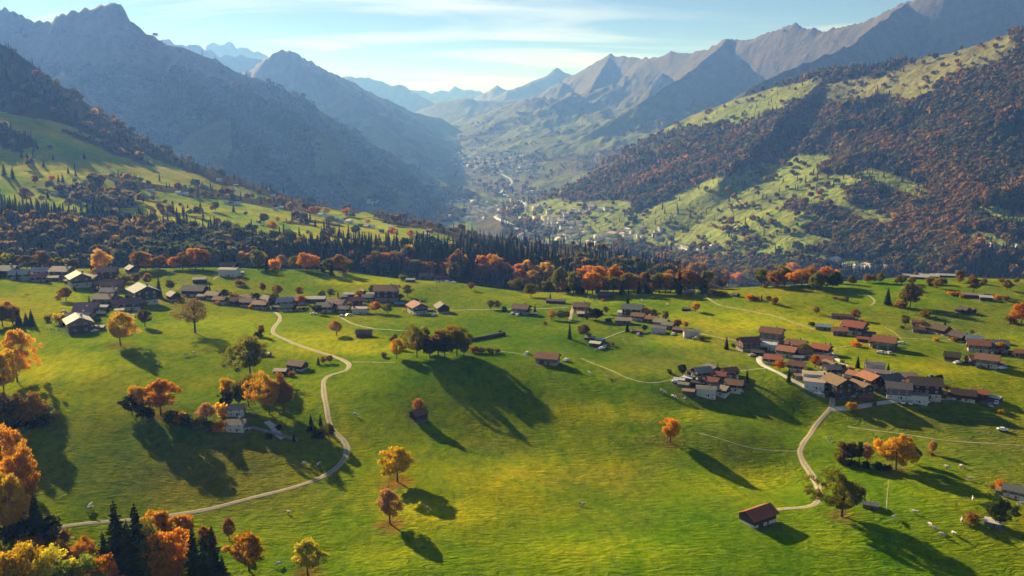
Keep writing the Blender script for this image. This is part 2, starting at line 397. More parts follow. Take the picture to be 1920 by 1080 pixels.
def flat(col, rough=.7, var=.2, scale=1.5, spec=.3):
    def f(g):
        co = g.n('ShaderNodeTexCoord').outputs['Object']
        n = g.noise(co, scale, 4)
        lo = tuple(x * (1 - var) for x in col); hi = tuple(x * (1 + var) for x in col)
        g.principled(g.ramp(n, [(.3, lo), (.7, hi)]), rough, None, spec)
    return f
def m_road(g):
    uv = g.n('ShaderNodeUVMap').outputs['UV']; sp = g.n('ShaderNodeSeparateXYZ'); g.l(uv, sp.inputs[0])
    co = g.n('ShaderNodeNewGeometry').outputs['Position']
    n = g.noise(co, .9, 4, .6); n2 = g.noise(co, .12, 3)
    u = g.math('ABSOLUTE', g.math('SUBTRACT', sp.outputs[0], .5))     # 0 centre .5 edge
    u = g.math('ADD', u, g.math('MULTIPLY', g.math('SUBTRACT', n, .5), .10))
    grav = g.ramp(n, [(.3, (.38, .29, .19)), (.7, (.56, .45, .31))])
    grav = g.mix(g.math('MULTIPLY', n2, .4), grav, (.28, .26, .22))
    strip = g.ramp(u, [(.03, (1, 1, 1)), (.10, (0, 0, 0)), (.43, (0, 0, 0)), (.49, (1, 1, 1))])
    c = g.mix(g.math('MULTIPLY', strip, .62), grav, (.13, .14, .03))
    g.principled(c, .95, g.bump(n, .4, .05), .1)
def m_path(g):
    co = g.n('ShaderNodeNewGeometry').outputs['Position']
    n = g.noise(co, .5, 4, .6)
    g.principled(g.ramp(n, [(.3, (.20, .20, .08)), (.6, (.42, .37, .24))]), .95, None, .1)
def m_roof(g):
    base = g.n('ShaderNodeObjectInfo').outputs['Color']
    co = g.n('ShaderNodeTexCoord').outputs['Object']
    n = g.noise(co, .8, 4, .6)
    w = g.n('ShaderNodeTexBrick'); w.inputs['Scale'].default_value = 1.6; w.inputs['Mortar Size'].default_value = .03
    w.inputs['Color1'].default_value = (1.1, 1.08, 1.05, 1); w.inputs['Color2'].default_value = (.82, .84, .86, 1); w.inputs['Mortar'].default_value = (.5, .5, .5, 1)
    g.l(g.mapping(co, (1, 1.2, 1)), w.inputs['Vector'])
    c = g.mix(1.0, base, w.outputs['Color'], 'MULTIPLY')
    c = g.mix(.8, c, g.ramp(n, [(.3, (.7, .72, .72)), (.7, (1.25, 1.2, 1.15))]), 'MULTIPLY')
    g.principled(c, .75, g.bump(w.outputs['Fac'], .5, -.05), .25)
def m_timber(g):
    base = g.n('ShaderNodeObjectInfo').outputs['Color']
    co = g.n('ShaderNodeTexCoord').outputs['Object']
    n = g.noise(g.mapping(co, (.4, .4, 5)), 2.0, 3)
    g.principled(g.mix(1.0, base, g.ramp(n, [(.3, (.6, .6, .62)), (.7, (1.3, 1.3, 1.25))]), 'MULTIPLY'), .85, g.bump(n, .5, .04))
def m_glass(g): g.principled((.03, .045, .06), .12, None, .6)

M_GROUND = mat('meadow_grass', m_ground); M_ROCK = mat('mountain_ground', m_rock)
M_LEAF = mat('tree_leaves', leafmat(False)); M_LEAFS = mat('wood_leaves', leafmat(True)); M_NEEDLE = mat('needles', m_needle)
M_BARK = mat('bark', m_bark); M_ROOF = mat('roof_tiles', m_roof); M_TIMBER = mat('timber', m_timber)
M_GLASS = mat('window_glass', m_glass); M_ROAD = mat('gravel_track', m_road); M_PATH = mat('thin_path', m_path)
M_PLASTER = mat('plaster', m_timber); M_STONE = mat('stone', flat((.30, .28, .25), .9, .3))
M_WHITE = mat('white_paint', flat((.75, .74, .72), .5, .06)); M_METAL = mat('grey_metal', flat((.25, .26, .27), .5, .1))
M_RUBBER = mat('rubber', flat((.03, .03, .03), .8, .1)); M_PALE = mat('pale_gravel', flat((.55, .50, .43), .9, .2, .1)); M_DARKW = mat('dark_wood', flat((.07, .045, .03), .8, .3))
M_PAINT = mat('car_paint', lambda g: g.principled(g.n('ShaderNodeObjectInfo').outputs['Color'], .3, None, .6))
M_WATER = mat('river_water', lambda g: g.principled((.42, .44, .43), .3, None, .6))

# ------------------------------------------------------------------ mesh helpers
def mesh_np(name, V, Fc, mats, smooth=False, midx=None):
    """V (n,3), Fc (m,k) faces all of k corners"""
    me = bpy.data.meshes.new(name); V = np.asarray(V, np.float32); Fc = np.asarray(Fc, np.int32)
    m, k = Fc.shape
    me.vertices.add(len(V)); me.vertices.foreach_set('co', V.ravel())
    me.loops.add(m * k); me.loops.foreach_set('vertex_index', Fc.ravel())
    me.polygons.add(m); me.polygons.foreach_set('loop_start', np.arange(0, m * k, k, dtype=np.int32))
    if smooth: me.polygons.foreach_set('use_smooth', np.ones(m, bool))
    for x in (mats if isinstance(mats, (list, tuple)) else [mats]): me.materials.append(x)
    if midx is not None: me.polygons.foreach_set('material_index', np.asarray(midx, np.int32))
    me.update(calc_edges=True)
    return me
def link(name, data, parent=None, loc=None, color=None):
    o = bpy.data.objects.new(name, data); COL.objects.link(o)
    if parent is not None: o.parent = parent
    if loc is not None: o.location = loc
    if color is not None: o.color = (*color, 1)
    return o
def struct(o, label=None, kind='structure'):
    o['kind'] = kind
    if label: o['label'] = label
    return o
THINGS = []
def thing(o, desc, cat, cluster, px, group=None):
    o['category'] = cat
    if group: o['group'] = group
    THINGS.append((o, desc, cluster, px)); return o

# ------------------------------------------------------------------ ground sheet, split by landform
YARD = []
LITTER = []      # (x, y, radius, colour) rings of fallen leaves, filled by the tree tables
def build_ground():
    FMk = cover(PXG, PYG, GX, GY, GZ, GI)
    X, Y = GX, GY
    n1 = fbm(X, Y, 120, 4, 61)[..., None]; n2 = fbm(X, Y, 420, 3, 62)[..., None]; n3 = fbm(X, Y, 30, 3, 63)[..., None]
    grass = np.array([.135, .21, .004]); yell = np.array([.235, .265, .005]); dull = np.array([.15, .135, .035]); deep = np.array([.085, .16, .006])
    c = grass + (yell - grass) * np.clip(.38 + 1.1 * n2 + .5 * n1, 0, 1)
    c = c + (deep - c) * np.clip(-.15 - 1.3 * n1 - .6 * n2, 0, .8)
    c = c + (dull - c) * np.clip(1.3 * fbm(X, Y, 90, 4, 64)[..., None] - .28, 0, .65)
    # sunlit bands of the meadow, painted into the grass colour as yellow patches
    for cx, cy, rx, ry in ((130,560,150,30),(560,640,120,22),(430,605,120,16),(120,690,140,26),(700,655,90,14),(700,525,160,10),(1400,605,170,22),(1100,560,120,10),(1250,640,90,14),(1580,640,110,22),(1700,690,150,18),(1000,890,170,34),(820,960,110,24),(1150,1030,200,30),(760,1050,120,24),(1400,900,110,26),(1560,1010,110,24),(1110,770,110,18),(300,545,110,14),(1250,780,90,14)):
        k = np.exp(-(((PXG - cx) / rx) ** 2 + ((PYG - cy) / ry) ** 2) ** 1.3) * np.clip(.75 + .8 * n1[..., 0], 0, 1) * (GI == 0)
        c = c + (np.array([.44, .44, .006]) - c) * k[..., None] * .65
    # the rough field at lower left
    rf = np.exp(-((PXG - 330) / 260.0) ** 4 - ((PYG - 870) / 95.0) ** 4)[..., None] * (GI[..., None] == 0)
    c = c + (np.array([.115, .125, .03]) - c) * rf * .75
    # meadows beyond
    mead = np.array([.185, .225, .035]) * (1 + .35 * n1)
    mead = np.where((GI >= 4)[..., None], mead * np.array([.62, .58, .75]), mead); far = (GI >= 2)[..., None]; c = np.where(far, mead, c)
    hs = (GI == 1)[..., None]; c = np.where(hs, np.array([.36, .39, .028]) * (1 + .35 * n1) + np.array([.10, .03, .0]) * n2, c)  # hillside grass colour brightened to stand in for sunlight on the slope
    # alpine ground: brown grass and rock
    gz = np.gradient(GZ, axis=0) / np.gradient(RR)[:, None]
    alp = sm(-60, 220, GZ + 130 * n2[..., 0])[..., None]
    brown = np.where(GI[..., None] == 4, np.array([.105, .08, .034]), np.where(GI[..., None] == 3, np.array([.165, .155, .05]), np.array([.21, .15, .065]))) * (1 + .5 * n1); rock = np.array([.11, .085, .068]) * (1 + .4 * n3)
    steep = sm(.45, .95, np.abs(gz))[..., None]
    high = brown + (rock - brown) * np.clip(steep + sm(480, 850, GZ)[..., None] * .7, 0, 1)
    c = np.where(GI[..., None] >= 3, c + (high - c) * alp, c)
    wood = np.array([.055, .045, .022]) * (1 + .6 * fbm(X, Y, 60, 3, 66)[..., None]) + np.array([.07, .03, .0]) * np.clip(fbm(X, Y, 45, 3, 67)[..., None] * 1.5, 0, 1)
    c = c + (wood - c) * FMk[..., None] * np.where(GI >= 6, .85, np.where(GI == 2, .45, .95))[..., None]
    for x, y, r, col in LITTER:
        q0 = max(int((math.log(max(math.hypot(x, y) - 3 * r, 61) / 60)) / (math.log(400.0) / (NR - 1))), 0)
        q1 = min(int((math.log((math.hypot(x, y) + 3 * r) / 60)) / (math.log(400.0) / (NR - 1))) + 2, NR)
        a0 = int((math.atan2(x, y) - AZ[0]) / (AZ[1] - AZ[0])); wA = int(3 * r / math.hypot(x, y) / (AZ[1] - AZ[0])) + 2
        sl = (slice(q0, q1), slice(max(a0 - wA, 0), a0 + wA))
        d = np.hypot(X[sl] - x, Y[sl] - y) / r
        k = np.clip((1.25 - d + .5 * fbm(X[sl], Y[sl], 3.5, 3, 68)) * 1.1, 0, 1)[..., None] * .7
        c[sl] = c[sl] + (np.array(col) - c[sl]) * k
    for x, y, r in YARD:
        i0 = (math.log(max(math.hypot(x, y) - 2.5 * r, 61) / 60)) / (math.log(400.0) / (NR - 1)); i1 = (math.log((math.hypot(x, y) + 2.5 * r) / 60)) / (math.log(400.0) / (NR - 1))
        a0 = int((math.atan2(x, y) - AZ[0]) / (AZ[1] - AZ[0])); wA = int(2.5 * r / math.hypot(x, y) / (AZ[1] - AZ[0])) + 2
        sl = (slice(int(i0), int(i1) + 2), slice(max(a0 - wA, 0), a0 + wA))
        d = np.hypot(X[sl] - x, Y[sl] - y) / r; nn = fbm(X[sl], Y[sl], 6, 3, 88)
        k = np.clip((1.1 - d + .7 * nn) * 1.6, 0, 1)[..., None] * .62
        c[sl] = c[sl] + (np.array([.20, .165, .10]) * (1 + .5 * fbm(X[sl], Y[sl], 3, 2, 89)[..., None]) - c[sl]) * k
    c = np.clip(c, .003, 1)
    idx = np.arange(NR * NA).reshape(NR, NA)
    quads = np.stack([idx[:-1, :-1], idx[:-1, 1:], idx[1:, 1:], idx[1:, :-1]], -1).reshape(-1, 4)
    fid = GI[:-1, :-1].reshape(-1)
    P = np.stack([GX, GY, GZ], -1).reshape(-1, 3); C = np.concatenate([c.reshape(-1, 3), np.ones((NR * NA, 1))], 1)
    # normals of the whole sheet, so that the split shows no seams
    Pg = P.reshape(NR, NA, 3); N = np.cross(np.gradient(Pg, axis=1), np.gradient(Pg, axis=0)); N /= np.linalg.norm(N, axis=-1, keepdims=True); N = N.reshape(-1, 3)
    grassy = (1 - FMk * .8).reshape(-1)
    names = {0: ('ground', 'green rolling meadow plateau with villages and gravel tracks'), 1: ('hillside', 'green hillside pastures sloping down from the wooded ridge on the left'),
             2: ('valley_floor', 'hazy valley floor with pastures and river'), 3: ('mountain', 'autumn wooded mountain side filling the right'),
             4: ('mountain', 'high brown bare mountain chain rising to the upper right'), 5: ('mountain', 'large blue shaded mountain with blunt rocky summit at upper left'),
             6: ('mountain', 'blue pointed mountain left of the valley head'), 7: ('mountain', 'pale jagged ridge behind the large left mountain'),
             8: ('mountain', 'pale blue ranges around the valley head'), 9: ('mountain', 'faintest palest peaks at the far end of the valley')}
    for k, (nm, lab) in names.items():
        f = quads[fid == k]
        if not len(f): continue
        used, inv = np.unique(f, return_inverse=True)
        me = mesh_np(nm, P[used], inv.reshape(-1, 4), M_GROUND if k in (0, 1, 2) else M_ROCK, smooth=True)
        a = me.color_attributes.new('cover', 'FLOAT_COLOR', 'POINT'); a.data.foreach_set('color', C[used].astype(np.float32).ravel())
        a = me.attributes.new('grassy', 'FLOAT', 'POINT'); a.data.foreach_set('value', grassy[used].astype(np.float32))
        me.normals_split_custom_set_from_vertices([tuple(v) for v in N[used]])
        struct(link(nm, me), lab)

# ------------------------------------------------------------------ woods too many to count (stuff)
def lowpoly_leafy(rng, n=26, flat_=.95):
    """unit broadleaf: height 1, radius .42, loose facets over a lumpy crown"""
    d = rng.normal(size=(n, 3)); d /= np.linalg.norm(d, axis=1)[:, None]
    d[:, 2] = np.abs(d[:, 2]) * 1.0 - .35 * rng.random(n)
    rr = .80 + .25 * rng.random(n)
    c = d * rr[:, None] * np.array([.40, .40, .42]) + np.array([0, 0, .56])
    nn = d + .55 * rng.normal(size=(n, 3)); nn /= np.linalg.norm(nn, axis=1)[:, None]
    t = np.cross(nn, rng.normal(size=(n, 3))); t /= np.linalg.norm(t, axis=1)[:, None]; b = np.cross(nn, t)
    s = (.50 / math.sqrt(n / 6.0)) * (.7 + .6 * rng.random((n, 1)))
    V = np.stack([c - t * s - b * s * .7, c + t * s * .8 - b * s, c + t * s + b * s * .8, c - t * s * .7 + b * s], 1).reshape(-1, 3)
    return V, np.arange(n * 4).reshape(n, 4)
def lowpoly_fir(rng, levels=5, k=7):
    V = []; Fq = []
    for i in range(levels):
        z0 = .06 + .90 * i / levels; z1 = z0 + 1.25 / levels; r = .29 * (1 - i / levels) ** .8 + .02
        a0 = rng.random() * 6
        for j in range(k):
            a = a0 + j * 2 * math.pi / k; h = math.pi / k * 1.1; rj = r * (.75 + .5 * rng.random())
            n = len(V)
            V += [(math.cos(a - h) * r * .55, math.sin(a - h) * r * .55, z0 + .03), (math.cos(a) * rj, math.sin(a) * rj, z0 - .03 * rng.random()),
                  (math.cos(a + h) * r * .55, math.sin(a + h) * r * .55, z0 + .03), (0, 0, min(z1, 1.0))]
            Fq.append((n, n + 1, n + 2, n + 3))
    return np.array(V), np.array(Fq)
def scatter(name, label, x, y, z, h, wid, col, fir, rng, hi=False):
    protoL = [lowpoly_leafy(rng, 64 if hi else 20) for _ in range(6)]
    protoF = [lowpoly_fir(rng, 9 if hi else 4, 9 if hi else 5) for _ in range(4)]
    VV, FF, CC = [], [], []; off = 0
    pick = rng.integers(0, 12, len(x))
    for isf, protos in ((False, protoL), (True, protoF)):
        for k, (V, Fq) in enumerate(protos):
            s = np.where((fir == isf) & (pick % len(protos) == k))[0]
            if not len(s): continue
            a = rng.random(len(s)) * 6.283; ca, sa = np.cos(a)[:, None], np.sin(a)[:, None]
            W = wid[s][:, None]; H = h[s][:, None]
            px = (V[None, :, 0] * ca - V[None, :, 1] * sa) * W + x[s][:, None]
            py = (V[None, :, 0] * sa + V[None, :, 1] * ca) * W + y[s][:, None]
            pz = V[None, :, 2] * H + z[s][:, None] - .03 * H
            VV.append(np.stack([px, py, pz], -1).reshape(-1, 3)); CC.append(np.repeat(col[s], len(V), 0))
            FF.append((Fq[None] + (np.arange(len(s)) * len(V))[:, None, None]).reshape(-1, 4) + off); off += len(s) * len(V)
    if not VV: return
    me = mesh_np(name, np.concatenate(VV), np.concatenate(FF), M_LEAFS)
    C = np.concatenate(CC); C = np.concatenate([C, np.ones((len(C), 1))], 1).astype(np.float32)
    a = me.color_attributes.new('leaf', 'FLOAT_COLOR', 'POINT'); a.data.foreach_set('color', C.ravel())
    struct(link(name, me), label, 'stuff')
LC = {'gold': (.72, .375, .010), 'orange': (.70, .27, .008), 'rust': (.37, .17, .020), 'olive': (.22, .185, .018), 'yellow': (.66, .50, .025),
      'green': (.055, .085, .014), 'brown': (.20, .13, .04), 'pink': (.56, .27, .10), 'dark': (.024, .032, .006), 'lime': (.22, .26, .02)}
def palette(rng, n, w):
    keys = list(w); p = np.array([w[k] for k in keys], float); p /= p.sum()
    c = np.array([LC[k] for k in keys])[rng.choice(len(keys), n, p=p)]
    return c * (.75 + .5 * rng.random((n, 1)))
MIXF = {'rust': 2.6, 'brown': 5, 'olive': 3, 'orange': .12, 'green': 3.5, 'gold': .2}
def woods(name, label, ids, box, n, hmu, wf, firp, seed, mixw=MIXF, hi=False, dmin=0, dmax=1e9, scalef=None, thr=.5, sparse=0.0, dk=1.0):
    rng = np.random.default_rng(seed)
    px = rng.uniform(box[0], box[2], n); py = rng.uniform(box[1], box[3], n)
    x, y, ok, idn = hit_np(px, py); z = zg(x, y)
    cv = cover(px, py, x, y, z, idn); _, _, d = project(x, y, z)
    ok &= np.isin(idn, ids) & (d > dmin) & (d < dmax)
    ok &= (cv > thr) | (rng.random(n) < sparse * (.3 + noise(x / 120, y / 120, 5)))
    x, y, z, cv, d = x[ok], y[ok], z[ok], cv[ok], d[ok]; m = len(x)
    h = hmu * (.5 + .9 * rng.random(m)) * (.8 + .4 * noise(x / 60, y / 60, 78))
    fz = noise(x / 160, y / 160, 77)
    fir = rng.random(m) < np.clip(firp + (fz - .5) * 1.5 + .3 * ((d < 1300) & (x < -90) & (1 in ids)), .03, .96)
    c = np.where(fir[:, None], palette(rng, m, {'dark': 3, 'green': .6}), palette(rng, m, mixw))
    st = noise(x / 75, y / 75, 79)[:, None]; stand = np.where(st > .62, np.array([[.30, .15, .03]]), np.where(st > .45, np.array([[.17, .12, .04]]), np.array([[.07, .085, .02]])))
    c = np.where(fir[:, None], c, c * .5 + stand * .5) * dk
    wid = np.where(fir, h * .95, h * wf)
    h = np.where(fir, h * 1.25, h)
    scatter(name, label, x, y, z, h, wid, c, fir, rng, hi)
    return m

def build_woods():
    tot = 0
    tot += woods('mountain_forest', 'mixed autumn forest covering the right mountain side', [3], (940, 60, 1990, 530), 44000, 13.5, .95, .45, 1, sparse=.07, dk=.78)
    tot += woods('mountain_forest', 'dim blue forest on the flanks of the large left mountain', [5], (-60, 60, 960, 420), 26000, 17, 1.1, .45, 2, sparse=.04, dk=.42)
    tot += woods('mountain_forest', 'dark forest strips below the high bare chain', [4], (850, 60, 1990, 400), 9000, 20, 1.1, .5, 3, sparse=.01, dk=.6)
    tot += woods('valley_trees', 'tree clumps dotted over the hazy valley floor', [2], (600, 280, 1990, 540), 8000, 14, 1.1, .25, 4, sparse=.04)
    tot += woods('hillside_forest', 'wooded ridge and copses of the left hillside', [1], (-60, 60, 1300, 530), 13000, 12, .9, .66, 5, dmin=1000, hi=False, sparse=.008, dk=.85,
                 mixw={'brown': 5, 'rust': 1.5, 'olive': 4, 'orange': .35, 'green': 2.5})
    tot += woods('gorge_forest', 'conifer and autumn trees filling the gorge behind the meadow', [0, 1], (-60, 390, 2000, 545), 7000, 15, .9, .62, 6, dmin=720, dmax=1250, hi=True,
                 mixw={'olive': 3, 'brown': 2, 'rust': .5, 'orange': .15, 'green': 7})
    print('woods', tot)

# ------------------------------------------------------------------ sky, sun, haze
def build_light():
    s = Vector((math.sin(SUN_AZ) * math.cos(SUN_EL), math.cos(SUN_AZ) * math.cos(SUN_EL), math.sin(SUN_EL)))
    L = bpy.data.lights.new('sun', 'SUN'); L.energy = 5.0; L.angle = math.radians(.53); L.color = (1, .86, .60)
    o = link('sun', L); o.rotation_euler = s.to_track_quat('Z', 'Y').to_euler()
    W = bpy.data.worlds.new('World'); S.world = W; W.use_nodes = True; t = W.node_tree; t.nodes.clear(); g = G(t)
    sky = g.n('ShaderNodeTexSky', sky_type='NISHITA'); sky.sun_disc = False
    sky.sun_elevation = SUN_EL; sky.sun_rotation = SUN_AZ; sky.altitude = 2500; sky.air_density = .55; sky.dust_density = .12; sky.ozone_density = 1.8
    co = g.n('ShaderNodeTexCoord').outputs['Generated']; sp = g.n('ShaderNodeSeparateXYZ'); g.l(co, sp.inputs[0])
    # cirrus on a high plane: direction / height
    den = g.math('ADD', sp.outputs[2], .10)
    cx = g.math('DIVIDE', sp.outputs[0], den); cy = g.math('DIVIDE', sp.outputs[1], den)
    cm = g.n('ShaderNodeCombineXYZ'); g.l(cx, cm.inputs[0]); g.l(cy, cm.inputs[1])
    v = cm.outputs[0]
    a = g.noise(g.mapping(v, (.36, .85, 1), (0, 0, .22)), 1.0, 8, .56, 1.6)
    b = g.noise(g.mapping(v, (.22, .45, 1)), 1.0, 3, .5)
    k = g.math('ADD', a, g.math('MULTIPLY', g.math('SUBTRACT', b, .5), 1.1))
    cl = g.ramp(k, [(.46, (0, 0, 0)), (.84, (1, 1, 1))])
    up = g.ramp(sp.outputs[2], [(0.0, (.75, .75, .75)), (.06, (1, 1, 1)), (.18, (.8, .8, .8)), (.42, (.06, .06, .06))])
    f = g.math('MULTIPLY', g.math('MULTIPLY', cl, up), .85)
    col = g.mix(f, sky.outputs[0], CLOUD)
    bg = g.n('ShaderNodeBackground'); bg.inputs['Strength'].default_value = SKY; g.l(col, bg.inputs['Color'])
    w = g.n('ShaderNodeOutputWorld'); g.l(bg.outputs[0], w.inputs['Surface'])
    # the air
    z0, z1 = float(GZ.min()) - 4, float(GZ.max()) + 40
    x, y0, y1 = 19000.0, -2500.0, 24500.0
    V = [(sx * x, yy, zz) for zz in (z0, z1) for sx, yy in ((-1, y0), (1, y0), (1, y1), (-1, y1))]
    me = bpy.data.meshes.new('haze'); me.from_pydata(V, [], [(0, 3, 2, 1), (4, 5, 6, 7), (0, 1, 5, 4), (1, 2, 6, 5), (2, 3, 7, 6), (3, 0, 4, 7)])
    m = bpy.data.materials.new('haze'); t = nt(m); g = G(t)
    p = g.n('ShaderNodeVolumePrincipled'); p.inputs['Color'].default_value = HAZEC; p.inputs['Absorption Color'].default_value = (1, 1, 1, 1); p.inputs['Density'].default_value = HAZED; p.inputs['Anisotropy'].default_value = HAZEG
    o_ = g.n('ShaderNodeOutputMaterial'); g.l(p.outputs[0], o_.inputs['Volume']); me.materials.append(m)
    struct(link('haze', me), 'pale blue autumn haze filling the valley air', 'stuff')
    c = S.cycles; c.max_bounces = 5; c.diffuse_bounces = 2; c.glossy_bounces = 1; c.transmission_bounces = 3; c.volume_bounces = 0; c.transparent_max_bounces = 4
    c.use_denoising = True; c.use_adaptive_sampling = True; c.adaptive_threshold = .02; c.caustics_reflective = False; c.caustics_refractive = False
    S.render.engine = 'CYCLES'
    vs = S.view_settings; vs.view_transform = 'Standard'; vs.look = 'None'; vs.exposure = EXPO; vs.gamma = 1.0; vs.use_curve_mapping = False
HAZEC = (.14, .32, 1.0, 1); HAZED = .000090; HAZEG = .30; SKY = .05; CLOUD = (14.0, 13.2, 12.6); EXPO = 1.22
# ------------------------------------------------------------------ tree shapes
def tube(pts, rad, n=6):
    V, Fq = [], []
    pts = [Vector(p) for p in pts]
    for i, p in enumerate(pts):
        d = (pts[min(i + 1, len(pts) - 1)] - pts[max(i - 1, 0)]).normalized()
        a = d.orthogonal().normalized() if abs(d.z) < .9 else Vector((1, 0, 0)); a = (a - d * a.dot(d)).normalized(); b = d.cross(a)
        for k in range(n):
            t = 2 * math.pi * k / n; V.append(p + (a * math.cos(t) + b * math.sin(t)) * rad[i])
    for i in range(len(pts) - 1):
        for k in range(n): Fq.append((i * n + k, i * n + (k + 1) % n, (i + 1) * n + (k + 1) % n, (i + 1) * n + k))
    return [tuple(v) for v in V], Fq
class MB:
    def __init__(s): s.V = []; s.F = []; s.M = []
    def add(s, V, Fq, m=0):
        o = len(s.V); s.V += [tuple(v) for v in V]; s.F += [tuple(i + o for i in f) for f in Fq]; s.M += [m] * len(Fq); return s
    def box(s, x0, x1, y0, y1, z0, z1, m=0, bev=0.0):
        V = [(x0, y0, z0), (x1, y0, z0), (x1, y1, z0), (x0, y1, z0), (x0 + bev, y0 + bev, z1), (x1 - bev, y0 + bev, z1), (x1 - bev, y1 - bev, z1), (x0 + bev, y1 - bev, z1)]
        return s.add(V, [(0, 3, 2, 1), (4, 5, 6, 7), (0, 1, 5, 4), (1, 2, 6, 5), (2, 3, 7, 6), (3, 0, 4, 7)], m)
    def mesh(s, name, mats, smooth=False):
        me = bpy.data.meshes.new(name); me.from_pydata(s.V, [], s.F)
        for x in (mats if isinstance(mats, list) else [mats]): me.materials.append(x)
        me.polygons.foreach_set('material_index', s.M)
        if smooth: me.polygons.foreach_set('use_smooth', [True] * len(s.F))
        me.update(); return me

def leaf_cloud(rng, c, r, n, size, out=.6):
    d = rng.normal(size=(n, 3)); d /= np.linalg.norm(d, axis=1)[:, None]
    rr = rng.random((n, 1)) ** .45
    p = c + d * rr * r
    nn = d * out + rng.normal(size=(n, 3)) * .7; nn /= np.linalg.norm(nn, axis=1)[:, None]
    t = np.cross(nn, rng.normal(size=(n, 3))); t /= np.linalg.norm(t, axis=1)[:, None]; b = np.cross(nn, t)
    s = size * (.6 + .8 * rng.random((n, 1)))
    return np.stack([p - t * s * .5 - b * s * .35, p + t * s * .4 - b * s * .5, p + t * s * .5 + b * s * .4, p - t * s * .35 + b * s * .5], 1).reshape(-1, 3)

def broadleaf(seed, rx, rz, zc, nclump, nleaf, size, lobes=5, cr=.24, sparse=False, zlo=-.92):
    """unit tree of height 1; crown (leaf faces) and trunk with limbs"""
    rng = np.random.default_rng(seed); P = []; cl = []
    lob = [(rng.random() * 6.28, rng.uniform(-.4, .8), rng.uniform(.25, .55)) for _ in range(lobes)]
    while len(cl) < nclump:
        d = rng.normal(size=3); d /= np.linalg.norm(d)
        if d[2] < zlo: continue
        a = math.atan2(d[1], d[0]); k = .66
        for la, lz, w in lob:
            q = math.cos(a - la) * math.sqrt(max(0, 1 - d[2] ** 2)) * math.sqrt(max(0, 1 - lz * lz)) + d[2] * lz
            k += w * max(0, q) ** 6
        k *= rng.uniform(.55, 1.0) if rng.random() < .35 else rng.uniform(.85, 1.0)
        tap = 1 - .30 * max(0, d[2]) - .12 * max(0, -d[2])
        cl.append(np.array([d[0] * rx * k * tap, d[1] * rx * k * tap, zc + d[2] * rz * k]))
    for c in cl: P.append(leaf_cloud(rng, c, np.array([cr * rx * 1.1, cr * rx * 1.1, cr * rx * .8]) * rng.uniform(.8, 1.3), nleaf, size))
    P = np.concatenate(P)
    crown = mesh_np('crown', P, np.arange(len(P)).reshape(-1, 4), M_LEAF)
    mb = MB(); top = zc + rz * .55; lean = rng.normal(size=2) * .015
    tr = .022 if not sparse else .026
    mb.add(*tube([(0, 0, -.03), (0, 0, 0.03), (lean[0], lean[1], zc * .5), (lean[0] * 2, lean[1] * 2, zc), (0, 0, top)], [tr * 1.5, tr * 1.1, tr * .85, tr * .6, tr * .15], 7))
    for i in np.linspace(0, len(cl) - 1, min(len(cl), 14 if not sparse else 34)).astype(int):
        c = cl[i]; z0 = max(zc * .45, min(c[2] * .65, top * .8)); m = Vector((c[0] * .45, c[1] * .45, z0 + (c[2] - z0) * .35))
        mb.add(*tube([(0, 0, z0), m, Vector(c) * .97], [tr * .42, tr * .25, tr * .08], 4))
    return crown, mb.mesh('trunk', M_BARK, True)

def conifer(seed, r=.17, whorls=26, k=11, ragged=.25):
    rng = np.random.default_rng(seed); V, Fq = [], []
    for i in range(whorls):
        t = i / whorls; z = .07 + .91 * t; R = r * (1 - t) ** .8 * (1 + .15 * math.sin(i * 2.1)) + .008
        a0 = rng.random() * 6
        kk = max(5, int(k * (1 - .45 * t)))
        for j in range(kk):
            a = a0 + 6.283 * j / kk + rng.normal() * .12; L = R * (1 - ragged * rng.random()); dr = L * rng.uniform(.25, .55)
            u = np.array([math.cos(a), math.sin(a), 0]); s = np.array([-u[1], u[0], 0]); w = L * .32 + .004
            p0 = u * .004 + [0, 0, z + .012]; p1 = u * L * .55 + [0, 0, z - dr * .35]; p2 = u * L + [0, 0, z - dr * .8 + .01]
            n = len(V)
            V += [p0, p1 + s * w - [0, 0, .012], p2, p1 - s * w - [0, 0, .012], p1 + [0, 0, .010]]
            Fq += [(n, n + 1, n + 4, n + 4), (n + 1, n + 2, n + 4, n + 4), (n + 2, n + 3, n + 4, n + 4), (n + 3, n, n + 4, n + 4)]
    me = bpy.data.meshes.new('crown'); me.from_pydata([tuple(v) for v in V], [], [f[:3] for f in Fq]); me.materials.append(M_NEEDLE); me.update()
    mb = MB(); mb.add(*tube([(0, 0, -.03), (0, 0, .5), (0, 0, .99)], [.017, .010, .002], 6))
    return me, mb.mesh('trunk', M_BARK, True)

def bush_mesh(seed, n=500):
    rng = np.random.default_rng(seed); P = []
    for i in range(16):
        a = rng.random() * 6.28; q = rng.random() ** .5 * .34
        P.append(leaf_cloud(rng, np.array([math.cos(a) * q, math.sin(a) * q, .42 + rng.uniform(-.12, .22) - q * .3]), np.array([.24, .24, .24]) * rng.uniform(.7, 1.2), n // 16, .10))
    P = np.concatenate(P); P[:, 2] = np.maximum(P[:, 2], -.05)
    crown = mesh_np('foliage', P, np.arange(len(P)).reshape(-1, 4), M_LEAF)
    mb = MB()
    for i in range(6):
        a = i * 1.05; mb.add(*tube([(0, 0, -.05), (.12 * math.cos(a), .12 * math.sin(a), .25), (.28 * math.cos(a), .28 * math.sin(a), .55)], [.02, .014, .005], 4))
    return crown, mb.mesh('stem', M_BARK, True)

